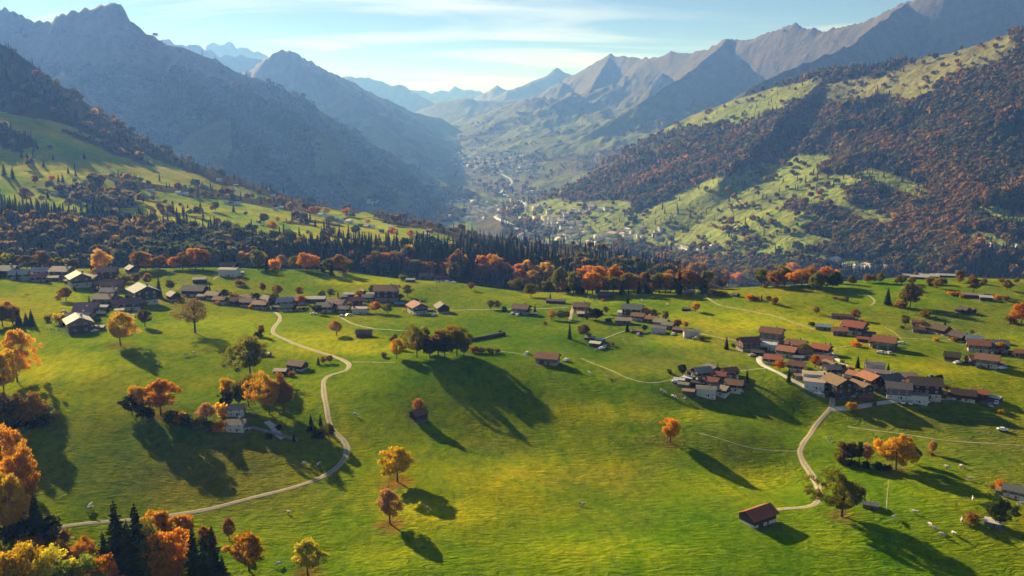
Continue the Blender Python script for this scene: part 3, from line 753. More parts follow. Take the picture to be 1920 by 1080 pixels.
TP = {}
def protos():
    TP['round'] = [broadleaf(s, .40, .44, .55, 90, 62, .034, 5, .21) for s in (1, 2, 3)]
    TP['wide'] = [broadleaf(s, .50, .43, .55, 120, 56, .034, 7, .19) for s in (4, 5)]
    TP['oval'] = [broadleaf(s, .31, .45, .54, 80, 56, .034, 4, .23) for s in (6, 7, 8)]
    TP['big'] = [broadleaf(s, .42, .45, .54, 200, 60, .024, 8, .17) for s in (9, 10, 11)]
    TP['sparse'] = [broadleaf(s, .38, .43, .56, 120, 48, .026, 4, .19, True) for s in (12, 13)]
    TP['fan'] = [broadleaf(s, .50, .43, .56, 170, 20, .020, 3, .15, True) for s in (14,)]
    TP['slim'] = [broadleaf(s, .15, .46, .52, 34, 26, .05, 2, .5) for s in (15, 16)]
    TP['fir'] = [conifer(s) for s in (17, 18, 19)]
    TP['bigfir'] = [conifer(s, .20, 30, 11, .62) for s in (20, 21, 26)]
    TP['column'] = [conifer(s, .11, 24, 9, .15) for s in (22,)]
    TP['bush'] = [bush_mesh(s) for s in (23, 24, 25)]
CNAME = {'gold': 'golden', 'orange': 'bright orange', 'rust': 'rust brown', 'olive': 'olive green', 'yellow': 'pale yellow', 'green': 'deep green', 'brown': 'dull brown',
         'pink': 'pinkish brown', 'dark': 'dark green', 'lime': 'yellow green'}
SHAPE = {'round': 'round tree', 'wide': 'broad tree', 'oval': 'oval crowned tree', 'big': 'large leafy tree', 'sparse': 'half bare tree', 'fan': 'bare fan shaped tree', 'slim': 'slim upright tree',
         'fir': 'fir', 'bigfir': 'tall fir', 'column': 'columnar conifer', 'bush': 'bush'}
KINDN = {'fir': 'fir_tree', 'bigfir': 'fir_tree', 'column': 'columnar_conifer', 'bush': 'bush'}
TR = random.Random(7)
def tree(kind, px, py, hpx, col, cluster, wk=1.0, group=None, litter=None, pos=None, h=None):
    if pos is None: x, y, z = hit(px, py)
    else: x, y = pos; z = float(zg(x, y))
    _, _, d = project(x, y, z); H = hpx * float(d) / F if h is None else h
    t = bpy.data.objects.new(KINDN.get(kind, 'broadleaf_tree'), None); COL.objects.link(t); t.empty_display_size = .5
    t.location = (x, y, z - .15)
    cm, tm = TR.choice(TP[kind]); j = TR.uniform(.9, 1.12)
    t.scale = (H * wk, H * wk, H); t.rotation_euler = (0, 0, TR.random() * 6.28)
    c = tuple(v * j * TR.uniform(.9, 1.1) for v in LC[col])
    a, b = ('foliage', 'stem') if kind == 'bush' else ('crown', 'trunk')
    link(a, cm, t, None, c); link(b, tm, t)
    if litter: LITTER.append((x, y, H * .42, litter))
    thing(t, CNAME[col] + ' ' + SHAPE[kind], 'bush' if kind == 'bush' else 'tree', cluster, px, group)
    return t
RUSTL = (.24, .085, .035)
def build_trees():
    protos()
    L = RUSTL
    single = [
    ('round',745,903,78,'gold','standing alone in mid meadow with long shadow',.98,L),('sparse',731,982,76,'pink','on a ring of fallen leaves in mid meadow',.9,L),
    ('round',577,1078,80,'yellow','at the bottom edge left of centre',.95,L),('round',1257,830,53,'gold','alone in the centre right meadow',1.0,(.2,.12,.03)),
    ('wide',1680,880,68,'gold','above the hedge on the lower right slope',1.05,(.14,.09,.04)),('big',1578,968,80,'olive','beside the bend of the right track',1.25,(.3,.13,.05)),
    ('sparse',1748,852,32,'pink','small and alone on the lower right slope',.8,L),('big',226,648,68,'gold','below the left village above fallen leaves',.9,L),
    ('fan',366,624,76,'brown','standing on the green slope below the left village',1.0,None),('round',272,613,36,'brown','just below the left village houses',.95,None),
    ('round',302,778,78,'orange','on the rim of the rough lower left field',1.0,L),('sparse',631,629,32,'pink','below the middle village by the bend of a path',1.1,None),
    ('round',883,545,18,'rust','small and alone on the far middle meadow',1.0,None),('column',1068,636,38,'dark','beside the white roofed sheds in the centre',1.2,None),
    ('fir',1177,572,22,'dark','beside the slate roofed farm',1.3,None),('fir',1362,655,27,'dark','at the left end of the roadside village',1.3,None),
    ('column',1275,551,26,'dark','at the far edge of the centre meadow',2.0,None),('fir',1664,571,34,'dark','alone on the upper right meadow',1.6,None),
    ('wide',1706,577,50,'brown','on the upper right meadow beside the lone fir',.8,None),('sparse',1822,628,12,'brown','by the slate roofed farm at far right',1.0,None),
    ('wide',1872,983,50,'green','near the lower right corner of the meadow',1.15,None),('wide',1915,608,42,'orange','at the right rim of the upper meadow',1.0,None),
    ('sparse',430,1012,48,'rust','above the fir clump at lower left',.8,None),('round',467,1070,86,'orange','right of the fir clump at lower left',.95,None),
    ('wide',189,514,44,'gold','behind the roofs of the left village',.85,None),('round',785,775,34,'pink','directly behind the small brown hut',.8,None),
    ('round',1800,528,24,'brown','on the skyline of the upper right meadow',1.0,None),('round',1888,545,24,'brown','on the right skyline near the frame edge',1.0,None)]
    for k, px, py, h, c, where, wk, lit in single: tree(k, px, py, h, c, where, wk, litter=lit)
    groups = [
    ('in the copse above the shaded middle slope', [('round',744,673,44,'gold',.95),('oval',739,655,30,'brown',1),('big',782,670,58,'olive',.9),('round',806,672,42,'green',1),('oval',795,662,56,'olive',1),('oval',822,668,56,'rust',1),
        ('round',834,670,46,'green',1),('big',857,668,60,'olive',.95),('oval',848,660,56,'rust',1),('round',870,668,34,'olive',.9),('bush',720,670,14,'brown',1.2)]),
    ('in the row of bushes right of the copse', [('bush',888,661,18,'rust',1.2),('bush',903,662,17,'olive',1.2),('bush',918,662,17,'olive',1.2),('bush',932,662,13,'brown',1.1)]),
    ('in the grove around the white farmhouse', [('big',470,706,84,'olive',.9),('round',430,756,52,'gold',.95),('round',425,768,40,'dark',1),('big',466,762,66,'olive',.8),('big',505,775,74,'gold',.9),('big',532,772,66,'rust',.8),
        ('round',448,760,44,'green',.9),('sparse',388,792,44,'pink',1.1),('bush',410,808,26,'orange',1.2),('bush',415,780,34,'gold',1.0),('bush',392,805,24,'green',1.2),('bush',372,800,28,'olive',1.2)]),
    ('along the hedge of the lower left field', [('round',262,775,58,'gold',.9),('round',248,778,44,'dark',1.1),('round',262,782,40,'green',1),('bush',276,785,30,'dark',1.2),('bush',322,790,30,'green',1.2),('bush',336,794,32,'rust',1.1),('bush',350,798,30,'dark',1.2),('bush',362,800,26,'green',1.1)]),
    ('in the garden beside the left track', [('column',583,796,22,'dark',2.2),('column',601,797,24,'dark',1.8),('round',617,824,36,'olive',.95),('bush',597,822,22,'green',1.3),('bush',583,812,18,'dark',1.2),('column',551,828,16,'dark',2.4),('bush',505,823,16,'dark',1.0),('bush',522,806,14,'dark',1.1)]),
    ('by the track bend near the two barns', [('column',597,684,18,'dark',2),('round',606,682,15,'rust',1.1),('round',619,681,18,'rust',1),('bush',547,706,14,'rust',1.1),('bush',538,702,12,'brown',1.1)]),
    ('along the hedge on the lower right slope', [('slim',1583,866,44,'brown',1.8),('slim',1597,866,46,'brown',1.6),('slim',1611,866,48,'green',.9),('slim',1626,868,42,'pink',1.5),('bush',1571,864,20,'olive',1.3),('bush',1588,872,16,'dark',1.6),('bush',1606,874,14,'green',1.6),
        ('bush',1625,877,16,'dark',1.5),('bush',1645,880,18,'green',1.5),('bush',1663,881,14,'dark',1.5),('oval',1712,870,40,'olive',.9),('bush',1745,852,8,'rust',1.4)]),
    ('beside the half hidden farm at lower right', [('bush',1823,980,26,'rust',1.4),('bush',1878,914,20,'orange',1.2),('bush',1862,916,10,'rust',1.5),('bush',1905,918,16,'rust',1.4),('bush',1852,978,10,'brown',1.4)]),
    ('at the left rim below the left village', [('big',33,716,106,'gold',.62),('big',8,745,100,'gold',.6),('round',24,607,40,'rust',1),('round',5,612,46,'brown',1),('fir',36,612,34,'dark',1.6),('fir',60,612,34,'dark',1.6),('round',14,590,30,'orange',.9),('fir',50,612,28,'green',1.8),
        ('bush',113,607,28,'gold',1.2),('bush',92,602,18,'olive',1.2),('bush',250,668,10,'rust',1.3),('round',490,630,24,'rust',.8),('bush',484,632,14,'dark',1.4),('round',124,564,30,'rust',1.1),('bush',108,560,10,'orange',1.2)]),
    ('in the dark thicket on the left rim', [('wide',28,800,66,'brown',.9),('wide',60,800,60,'rust',.9),('wide',5,805,72,'brown',.8),('bush',85,792,36,'olive',1.2),('bush',48,802,34,'dark',1.3),('bush',72,802,30,'dark',1.3),('bush',12,812,40,'green',1.3),('bush',98,790,26,'rust',1.2)]),
    ('among the tall trees at the left foreground', [('big',2,905,125,'orange',.62),('big',46,975,140,'orange',.62),('big',-12,990,135,'gold',.72),('big',20,1015,140,'gold',.6),('fir',70,1010,90,'dark',1.6),('bush',92,1000,42,'dark',1.3),('bush',60,1030,40,'rust',1.3),('bush',112,1018,40,'brown',1.3),('bush',30,1015,60,'dark',1.3)]),
    ('in the bottom left autumn clump', [('big',30,1150,140,'gold',.9),('big',88,1140,110,'yellow',.95),('big',-10,1120,100,'orange',.9),('big',140,1150,120,'lime',.9),('big',186,1130,100,'orange',.85),('big',130,1080,66,'rust',.9),('big',165,1075,72,'orange',.9),('big',60,1090,70,'rust',.9),
        ('bigfir',226,1100,178,'dark',1.2),('bigfir',264,1110,184,'dark',1.25),('bigfir',200,1095,110,'dark',1.2),('bigfir',248,1120,160,'dark',1.3),('big',318,1110,125,'orange',.85),('oval',272,1030,70,'orange',.9),('big',215,1075,50,'orange',1.0),('oval',302,1040,98,'gold',.95),('big',286,1110,120,'olive',.8),
        ('bigfir',312,1035,84,'dark',.9),('round',342,1030,78,'orange',.9),('bigfir',355,1045,75,'brown',1.0),('bigfir',368,1120,144,'dark',1.2),('bigfir',404,1112,140,'dark',1.2),('oval',392,1050,72,'rust',.9),('bigfir',388,1130,150,'dark',1.0),('big',240,1170,90,'lime',1.0),('bigfir',420,1120,90,'dark',1.2)]),
    ('among the houses of the left village', [('fir',299,558,44,'dark',1.1),('round',320,545,22,'brown',1.2),('round',277,535,26,'rust',1.0),('round',255,533,22,'olive',1.1),('bush',236,530,20,'olive',1.3),('column',221,512,16,'dark',2.2),('column',172,518,20,'dark',2.2),('fir',140,545,12,'dark',1.4),
        ('bush',268,578,18,'rust',1.1),('bush',225,565,12,'dark',1.3),('bush',183,605,12,'dark',1.3),('bush',180,620,14,'brown',1.4),('bush',120,612,10,'dark',1.5),('bush',240,560,12,'green',1.3),('bush',340,565,12,'olive',1.4),('bush',200,586,10,'dark',1.5),('bush',155,528,10,'dark',1.4),('bush',90,530,8,'green',1.5)]),
    ('among the houses of the middle village', [('round',521,556,26,'rust',1),('round',493,548,20,'rust',1),('round',561,556,22,'rust',.9),('bush',450,535,16,'rust',1.4),('bush',440,562,18,'rust',1.1),('bush',480,560,16,'dark',1.2),('bush',430,565,12,'olive',1.3),('round',515,570,24,'olive',1),
        ('bush',563,583,13,'olive',1.4),('bush',592,583,14,'dark',1.4),('bush',573,582,12,'lime',1.4),('round',620,558,20,'olive',1.0),('column',634,556,12,'dark',1.8),('round',697,553,22,'olive',.9),('round',705,586,24,'orange',1.1),('round',727,588,22,'olive',1.2),('round',764,556,26,'olive',.9),('fir',672,554,12,'dark',2.0),
        ('bush',760,572,14,'olive',1.3),('bush',655,575,12,'rust',1.2),('bush',548,583,10,'dark',1.4),('fir',695,550,18,'brown',1.7)]),
    ('around the scattered farms in the centre', [('round',920,581,22,'olive',.9),('round',932,580,20,'olive',.8),('bush',946,584,13,'dark',1.2),('wide',968,546,26,'olive',1.0),('wide',995,557,27,'olive',1.0),('round',1034,599,20,'orange',1.1),('round',1050,600,22,'olive',1.1),('round',1062,598,18,'brown',1.0),
        ('round',1104,598,24,'green',1.1),('round',1118,602,28,'dark',1.1),('sparse',1136,588,16,'brown',1.0),('round',1095,632,28,'brown',1.0),('round',1225,598,22,'olive',1.0),('round',1247,603,23,'olive',.9),('round',1270,616,20,'rust',1.0),('round',1286,615,14,'orange',1.0),
        ('round',1210,590,16,'rust',.9),('fir',1176,622,20,'dark',1.6),('bush',1154,600,8,'dark',1.4),('bush',1022,608,8,'rust',1.4),('bush',890,531,8,'rust',1.8),('bush',905,531,8,'rust',1.8),('bush',755,526,16,'olive',1.1)]),
    ('among the houses of the roadside village', [('fir',1608,690,26,'dark',1.4),('column',1624,690,20,'dark',2),('fir',1665,700,22,'dark',1.3),('round',1515,706,22,'olive',1.2),('bush',1375,650,10,'lime',1.4),('bush',1386,652,8,'yellow',1.4),('bush',1440,655,10,'gold',1.6),('column',1557,650,10,'dark',2.2),('bush',1668,738,18,'olive',1.4),
        ('bush',1654,730,14,'gold',1.3),('round',1746,716,16,'dark',1.1),('round',1760,720,20,'dark',1.1),('bush',1816,752,20,'olive',1.2),('bush',1550,742,14,'rust',1.2),('bush',1590,698,12,'dark',1.5),('bush',1580,690,10,'green',1.4),('bush',1720,742,12,'dark',1.4),('bush',1772,728,10,'rust',1.3),('bush',1540,706,14,'rust',1.2),('bush',1560,745,12,'green',1.5)]),
    ('among the upper right farms', [('bush',1606,650,14,'orange',1.8),('round',1602,600,24,'rust',1.0),('round',1531,589,16,'rust',1.0),('bush',1690,577,20,'rust',1.3),('bush',1735,595,20,'olive',1.5),('round',1697,612,24,'olive',1.0),('bush',1755,640,11,'gold',1.2),('bush',1790,640,12,'rust',1.6),
        ('bush',1405,562,14,'orange',1.5),('bush',1418,563,12,'rust',1.5),('fir',1428,562,12,'dark',1.2),('round',1441,568,16,'olive',1.0),('round',1453,572,17,'rust',1.0),('bush',1345,555,14,'rust',1.4),('bush',1358,554,12,'rust',1.2),('bush',1322,550,16,'olive',1.4),('bush',1335,552,14,'gold',1.3),
        ('bush',1578,563,8,'rust',1.8),('bush',1565,560,7,'rust',1.8),('round',1587,566,12,'brown',1.0),('bush',1783,553,10,'orange',1.6),('bush',1795,553,9,'orange',1.5),('bush',1870,560,10,'orange',1.7),('bush',1885,563,13,'rust',1.3),('bush',1895,606,20,'rust',1.2),('round',1756,541,20,'rust',1.2),('round',1825,548,32,'brown',.9),
        ('round',1690,534,22,'olive',1.2),('round',1712,546,14,'olive',1.4),('bush',1434,540,12,'olive',1.5),('round',1640,530,16,'rust',1.0),('round',1596,534,20,'brown',1.0),('bush',1745,537,10,'dark',1.0)]),
    ]
    for where, rows in groups:
        for k, px, py, h, c, wk in rows: tree(k, px, py, h, c, where, wk, group='trees and bushes ' + where)
    # the belt of trees along the far edge of the meadow
    rng = random.Random(11)
    ex = [-20, 0, 60, 130, 200, 260, 330, 400, 480, 560, 620, 700, 780, 850, 900, 950, 1000, 1050, 1100, 1200, 1300, 1400, 1500, 1580, 1620]
    ey = [508, 505, 505, 507, 500, 505, 505, 505, 507, 507, 512, 516, 522, 527, 532, 536, 543, 548, 550, 549, 546, 540, 538, 533, 530]
    def belt(x0, x1, step, dy, hm, kinds, cols, where, hv=.3):
        x = x0
        while x < x1:
            py = float(np.interp(x, ex, ey)) - dy + rng.uniform(-2, 2)
            k = rng.choice(kinds); h = hm * rng.uniform(1 - hv, 1 + hv)
            c = 'dark' if k in ('fir', 'column') else rng.choice(cols)
            tree(k, x, py, h * (1.15 if k == 'fir' else 1), c, where, {'fir': rng.uniform(1.0, 1.5), 'column': 1.5}.get(k, rng.uniform(.9, 1.15)), group='trees ' + where)
            x += step * rng.uniform(.7, 1.3)
    warm = ['orange', 'rust', 'gold', 'olive', 'brown', 'olive', 'orange']
    belt(-15, 190, 13, 1, 28, ['round', 'oval', 'round', 'bush'], ['rust', 'olive', 'brown', 'olive'], 'behind the left village')
    belt(262, 300, 14, 0, 36, ['round'], ['rust', 'orange', 'brown'], 'behind the left village gap')
    belt(300, 390, 15, 0, 36, ['round', 'oval'], ['rust', 'orange', 'lime', 'rust'], 'behind the left village gap')
    belt(395, 620, 12, 3, 30, ['round', 'oval', 'round', 'fir', 'bush'], warm, 'along the far edge of the left meadow')
    for px, py, h, k, c in ((485, 507, 42, 'round', 'olive'), (575, 508, 36, 'wide', 'orange'), (622, 517, 34, 'fir', 'dark'), (618, 514, 34, 'round', 'olive'), (636, 512, 40, 'round', 'rust'), (667, 505, 40, 'column', 'dark'), (695, 512, 38, 'round', 'rust'), (720, 510, 42, 'round', 'orange'), (742, 510, 42, 'round', 'rust'),
                       (704, 515, 12, 'bush', 'rust'), (765, 516, 26, 'round', 'olive'), (795, 515, 28, 'round', 'olive'), (836, 520, 32, 'round', 'orange'), (646, 514, 16, 'bush', 'rust')):
        tree(k, px, py, h, c, 'along the far edge of the middle meadow', 1.15 if k == 'column' else 1, group='trees along the far edge of the middle meadow')
    belt(640, 860, 13, 5, 34, ['round', 'oval', 'fir', 'round'], warm, 'along the far edge of the middle meadow')
    belt(850, 1090, 11, -1, 40, ['fir', 'fir', 'column', 'oval', 'round'], ['olive', 'orange', 'rust', 'gold'], 'in the tall belt behind centre meadow')
    belt(855, 1080, 15, 7, 43, ['fir', 'oval', 'round'], ['orange', 'rust', 'gold'], 'in the tall belt behind centre meadow')
    belt(1085, 1330, 13, -2, 39, ['round', 'oval', 'round', 'round', 'fir'], ['orange', 'rust', 'olive', 'orange', 'olive'], 'in the orange belt right of centre')
    belt(1090, 1320, 16, 5, 43, ['round', 'oval'], ['orange', 'orange', 'rust'], 'in the orange belt right of centre')
    belt(1325, 1590, 17, 2, 30, ['round', 'wide', 'round', 'oval'], ['orange', 'olive', 'rust', 'olive', 'brown'], 'along the far edge of the right meadow')
    belt(1340, 1580, 22, 6, 33, ['round', 'wide'], ['orange', 'rust', 'brown'], 'along the far edge of the right meadow')
    for px, py, h, c in ((1455, 541, 38, 'rust'), (1470, 536, 36, 'olive'), (1530, 545, 38, 'olive'), (1518, 540, 40, 'rust'), (1550, 538, 40, 'orange'), (1562, 542, 34, 'green')):
        tree('wide', px, py, h, c, 'in the rounded clump at the far right edge', .95, group='trees in the rounded clump at the far right edge')
    belt(1600, 1930, 26, -2, 17, ['round', 'bush', 'wide'], ['rust', 'olive', 'brown'], 'along the skyline of the upper right meadow', .4)
    # single trees dotted over the pastures of the left hillside
    hs = [(50,382,34,'sparse','brown'),(78,378,14,'round','brown'),(90,372,18,'fir','dark'),(120,362,16,'round','brown'),(148,378,18,'round','dark'),(168,376,20,'round','rust'),(130,392,24,'sparse','brown'),(238,383,22,'fir','dark'),(246,382,10,'round','dark'),(268,380,7,'fir','dark'),
          (310,381,8,'round','dark'),(323,384,10,'fir','dark'),(338,388,9,'round','green'),(352,390,9,'fir','dark'),(376,395,18,'fir','dark'),(322,398,14,'fir','dark'),(305,402,14,'round','rust'),(290,402,12,'round','brown'),(404,396,20,'round','olive'),(397,396,12,'round','orange'),(409,424,18,'round','rust'),
          (438,398,16,'fir','dark'),(461,404,9,'round','dark'),(480,432,12,'round','dark'),(495,420,22,'round','brown'),(512,432,18,'wide','orange'),(521,417,12,'round','orange'),(537,414,7,'fir','dark'),(577,440,9,'round','brown'),(625,438,14,'round','brown'),(668,438,16,'wide','green'),(40,296,16,'fir','dark'),
          (52,306,22,'fir','dark'),(62,310,14,'fir','dark'),(8,330,26,'fir','dark'),(24,335,24,'fir','dark'),(70,280,16,'fir','dark'),(100,300,12,'fir','dark'),(82,312,14,'fir','dark'),(128,325,14,'fir','dark'),(142,330,14,'fir','dark'),(190,340,12,'fir','dark'),(218,352,16,'fir','dark'),(260,365,12,'fir','dark'),
          (158,298,14,'fir','dark'),(250,360,10,'fir','dark'),(66,345,18,'round','rust'),(98,342,14,'round','orange'),(110,342,16,'fir','dark'),(118,342,18,'fir','dark'),(595,398,12,'wide','orange'),(612,402,14,'wide','gold'),(648,404,14,'wide','orange'),(690,420,10,'wide','orange'),(745,440,12,'fir','dark'),
          (30,258,14,'fir','dark'),(12,240,14,'fir','dark'),(95,282,12,'round','brown'),(205,318,10,'round','orange'),(230,330,10,'round','rust'),(585,402,16,'round','orange'),(735,443,20,'round','orange'),(770,447,18,'round','orange'),(785,452,16,'wide','olive'),(810,455,14,'wide','green'),(870,480,42,'column','dark')]
    for px, py, h, k, c in hs[:-1]: tree(k, px, py, h, c, 'on the left hillside pastures', 1.1 if k != 'fir' else 1.5, group='trees on the left hillside pastures')
# ------------------------------------------------------------------ houses
RC = {'red': (.36, .11, .06), 'orange': (.50, .19, .10), 'maroon': (.25, .09, .06), 'brown': (.31, .16, .09), 'grey': (.34, .28, .23), 'tan': (.44, .30, .21),
      'dark': (.10, .07, .055), 'pale': (.58, .50, .45), 'slate': (.16, .155, .165), 'white': (.75, .73, .70), 'blue': (.20, .30, .42)}
def gable(mb, L, W, z0, z1, zr, m=0, ov=0.0):
    """walls with gable ends: box L x W from z0 to z1 with ridge at zr along x"""
    l, w = L / 2, W / 2
    V = [(-l, -w, z0), (l, -w, z0), (l, w, z0), (-l, w, z0), (-l, -w, z1), (l, -w, z1), (l, w, z1), (-l, w, z1), (-l, 0, zr), (l, 0, zr)]
    mb.add(V, [(0, 1, 5, 4), (2, 3, 7, 6), (1, 2, 6, 9, 5), (3, 0, 4, 8, 7), (4, 5, 9, 8), (6, 7, 8, 9)], m)
def roof_slabs(mb, L, W, zr, zeave, th=.22, m=0, sag=0.0):
    l, w = L / 2, W / 2
    for s in (-1, 1):
        V = [(-l, 0, zr), (l, 0, zr), (l, s * w, zeave), (-l, s * w, zeave), (-l, 0, zr + th), (l, 0, zr + th), (l, s * w, zeave + th), (-l, s * w, zeave + th)]
        Fq = [(0, 1, 2, 3), (7, 6, 5, 4), (3, 2, 6, 7), (1, 0, 4, 5)] if s > 0 else [(3, 2, 1, 0), (4, 5, 6, 7), (7, 6, 2, 3), (5, 4, 0, 1)]
        mb.add(V, Fq + ([(2, 1, 5, 6), (0, 3, 7, 4)] if s > 0 else [(6, 5, 1, 2), (4, 7, 3, 0)]), m)
HP = {}
def house_proto(kind, L, W, hb, hu, pitch, ov, levels, win, chim=True, balc=True, open_=False):
    """parts: [(name, parent index, mesh, colour channel)]"""
    P = []
    zt = hb + hu; zr = zt + (W / 2) * pitch
    if hb > 0:
        mb = MB(); mb.box(-L / 2, L / 2, -W / 2, W / 2, -2.2, hb); P.append(('ground_floor', -1, mb.mesh('ground_floor', M_PLASTER), 'base'))
    mb = MB(); gable(mb, L + .12, W + .12, hb + .003 if hb > 0 else -2.2, zt, zr - .02); P.append(('timber_wall', -1, mb.mesh('timber_wall', M_TIMBER), 'wall'))
    mb = MB(); roof_slabs(mb, L + 2 * ov, W + 2 * ov, zr, zt - ov * pitch); P.append(('roof', -1, mb.mesh('roof', M_ROOF), 'roof')); ri = len(P) - 1
    if chim:
        mb = MB(); x, y = L * .18, W * .14; zc = zr - abs(y) * pitch
        mb.box(x - .45, x + .45, y - .45, y + .45, zc - .5, zr + .9); mb.box(x - .6, x + .6, y - .6, y + .6, zr + .903, zr + 1.1)
        P.append(('chimney', ri, mb.mesh('chimney', M_STONE), None))
    wm = MB(); wm.box(-.62, .62, -.06, .0, 0, 1.25, 0); wm.box(-.5, .5, -.08, -.061, .1, 1.15, 1); wm.box(-.04, .04, -.10, -.081, .1, 1.15, 0); wmesh = wm.mesh('window', [M_WHITE, M_GLASS])
    if win:
        for lev in range(levels):
            z = (.9 if lev == 0 else hb + .9 + (lev - 1) * 2.6)
            if z + 1.3 > zt: break
            for side in (-1, 1):
                k = max(2, int(L / 4.5))
                for i in range(k): P.append(('window', -1, wmesh, None, ((-L / 2 + (i + .5) * L / k), side * (W / 2 + .07), z, 0 if side < 0 else math.pi)))
                k = max(2, int(W / 4))
                for i in range(k): P.append(('window', -1, wmesh, None, (side * (L / 2 + .07), (-W / 2 + (i + .5) * W / k), z, math.pi / 2 * side)))
    if balc and hu > 2:
        for side in (-1, 1):
            mb = MB(); x = side * (L / 2 + .07); x1 = side * (L / 2 + 1.2); a, b = min(x, x1), max(x, x1)
            mb.box(a, b, -W / 2 + .3, W / 2 - .3, hb + .25, hb + .4)
            c, d = (x1 - .08, x1) if side > 0 else (x1, x1 + .08)
            mb.box(c, d, -W / 2 + .3, W / 2 - .3, hb + .403, hb + 1.35)
            P.append(('balcony', -1, mb.mesh('balcony', M_DARKW), None))
    mb = MB(); mb.box(-.55, .55, -.1, 0, 0, 2.1); P.append(('door', -1, mb.mesh('door', M_DARKW), None, (L * .12, -W / 2 - (.02 if hb else .08), 0, 0)))
    if open_:   # drive-in bay of a barn
        mb = MB(); mb.box(-1.6, 1.6, -.1, 0, 0, 2.9); P.append(('barn_door', -1, mb.mesh('barn_door', M_DARKW), None, (-L * .2, -W / 2 - .08, 0, 0)))
    HP[kind] = (P, L + 2 * ov)
def add_house_protos():
    house_proto('chalet', 12, 10, 2.6, 2.9, .46, 1.3, 2, True)
    house_proto('bigchalet', 15, 12, 2.8, 5.4, .44, 1.4, 3, True)
    house_proto('barn', 15, 9.5, 1.6, 3.2, .55, 1.2, 1, False, False, False, True)
    house_proto('long', 24, 9, .0, 3.6, .40, .8, 1, False, False, False, True)
    house_proto('hut', 7, 5.5, .8, 2.2, .62, .8, 1, False, False, False)
    house_proto('shed', 9, 7, .0, 2.7, .30, .6, 1, False, False, False)
    house_proto('modern', 16, 11, 5.6, .8, .18, .9, 2, True, True, False)
WC = {'dark': (.055, .032, .022), 'mid': (.12, .07, .04), 'grey': (.16, .14, .125), 'white': (.62, .60, .57)}
HN = {'chalet': ('chalet', 'timber chalet', 'house'), 'bigchalet': ('chalet', 'tall timber chalet', 'house'), 'barn': ('barn', 'timber barn', 'barn'), 'long': ('long_barn', 'long low barn', 'barn'),
      'hut': ('hut', 'small timber hut', 'hut'), 'shed': ('shed', 'low shed', 'shed'), 'modern': ('house', 'white walled house', 'house')}
RNAME = {'red': 'red roofed', 'orange': 'orange roofed', 'maroon': 'maroon roofed', 'brown': 'brown roofed', 'grey': 'grey roofed', 'tan': 'tan roofed', 'dark': 'dark roofed', 'pale': 'pale roofed', 'slate': 'slate roofed', 'white': 'white roofed', 'blue': 'blue roofed'}
HR = random.Random(3)
def house(px, py, w, kind, roof, rot, cluster, wall='dark', detail=True, jit=True):
    x, y, z = hit(px, py); _, _, d = project(x, y, z)
    P, L0 = HP[kind]; r = math.radians(rot)
    s = w * float(d) / F / (L0 * (abs(math.cos(r)) + .55 * abs(math.sin(r))))
    s = min(max(s, .55), 1.9)
    nm, ds, cat = HN[kind]
    if y < 1000: YARD.append((x, y, L0 * s * .72))
    root = bpy.data.objects.new(nm, None); COL.objects.link(root); root.empty_display_size = 1
    az = math.atan2(x, y)
    root.location = (x, y, z); root.rotation_euler = (0, 0, r - az * .5); root.scale = (s, s, s)
    rc = tuple(v * HR.uniform(.85, 1.15) for v in RC[roof]); wc = tuple(v * HR.uniform(.8, 1.3) for v in WC[wall]); made = []
    bc = (.60, .58, .55) if kind == 'modern' or wall == 'white' else HR.choice([(.60, .56, .50), (.52, .47, .38), (.30, .27, .24), (.10, .07, .05)])
    for e in P:
        if not detail and e[0] in ('window', 'balcony', 'door', 'barn_door', 'chimney'): made.append(None); continue
        o = link(e[0], e[2], root if e[1] < 0 else made[e[1]])
        if len(e) > 4: o.location = e[4][:3]; o.rotation_euler = (0, 0, e[4][3])
        if e[3]: o.color = (*(rc if e[3] == 'roof' else wc if e[3] == 'wall' else bc), 1)
        made.append(o)
    thing(root, RNAME[roof] + ' ' + ds, cat, cluster, px, 'houses ' + cluster)
    return root
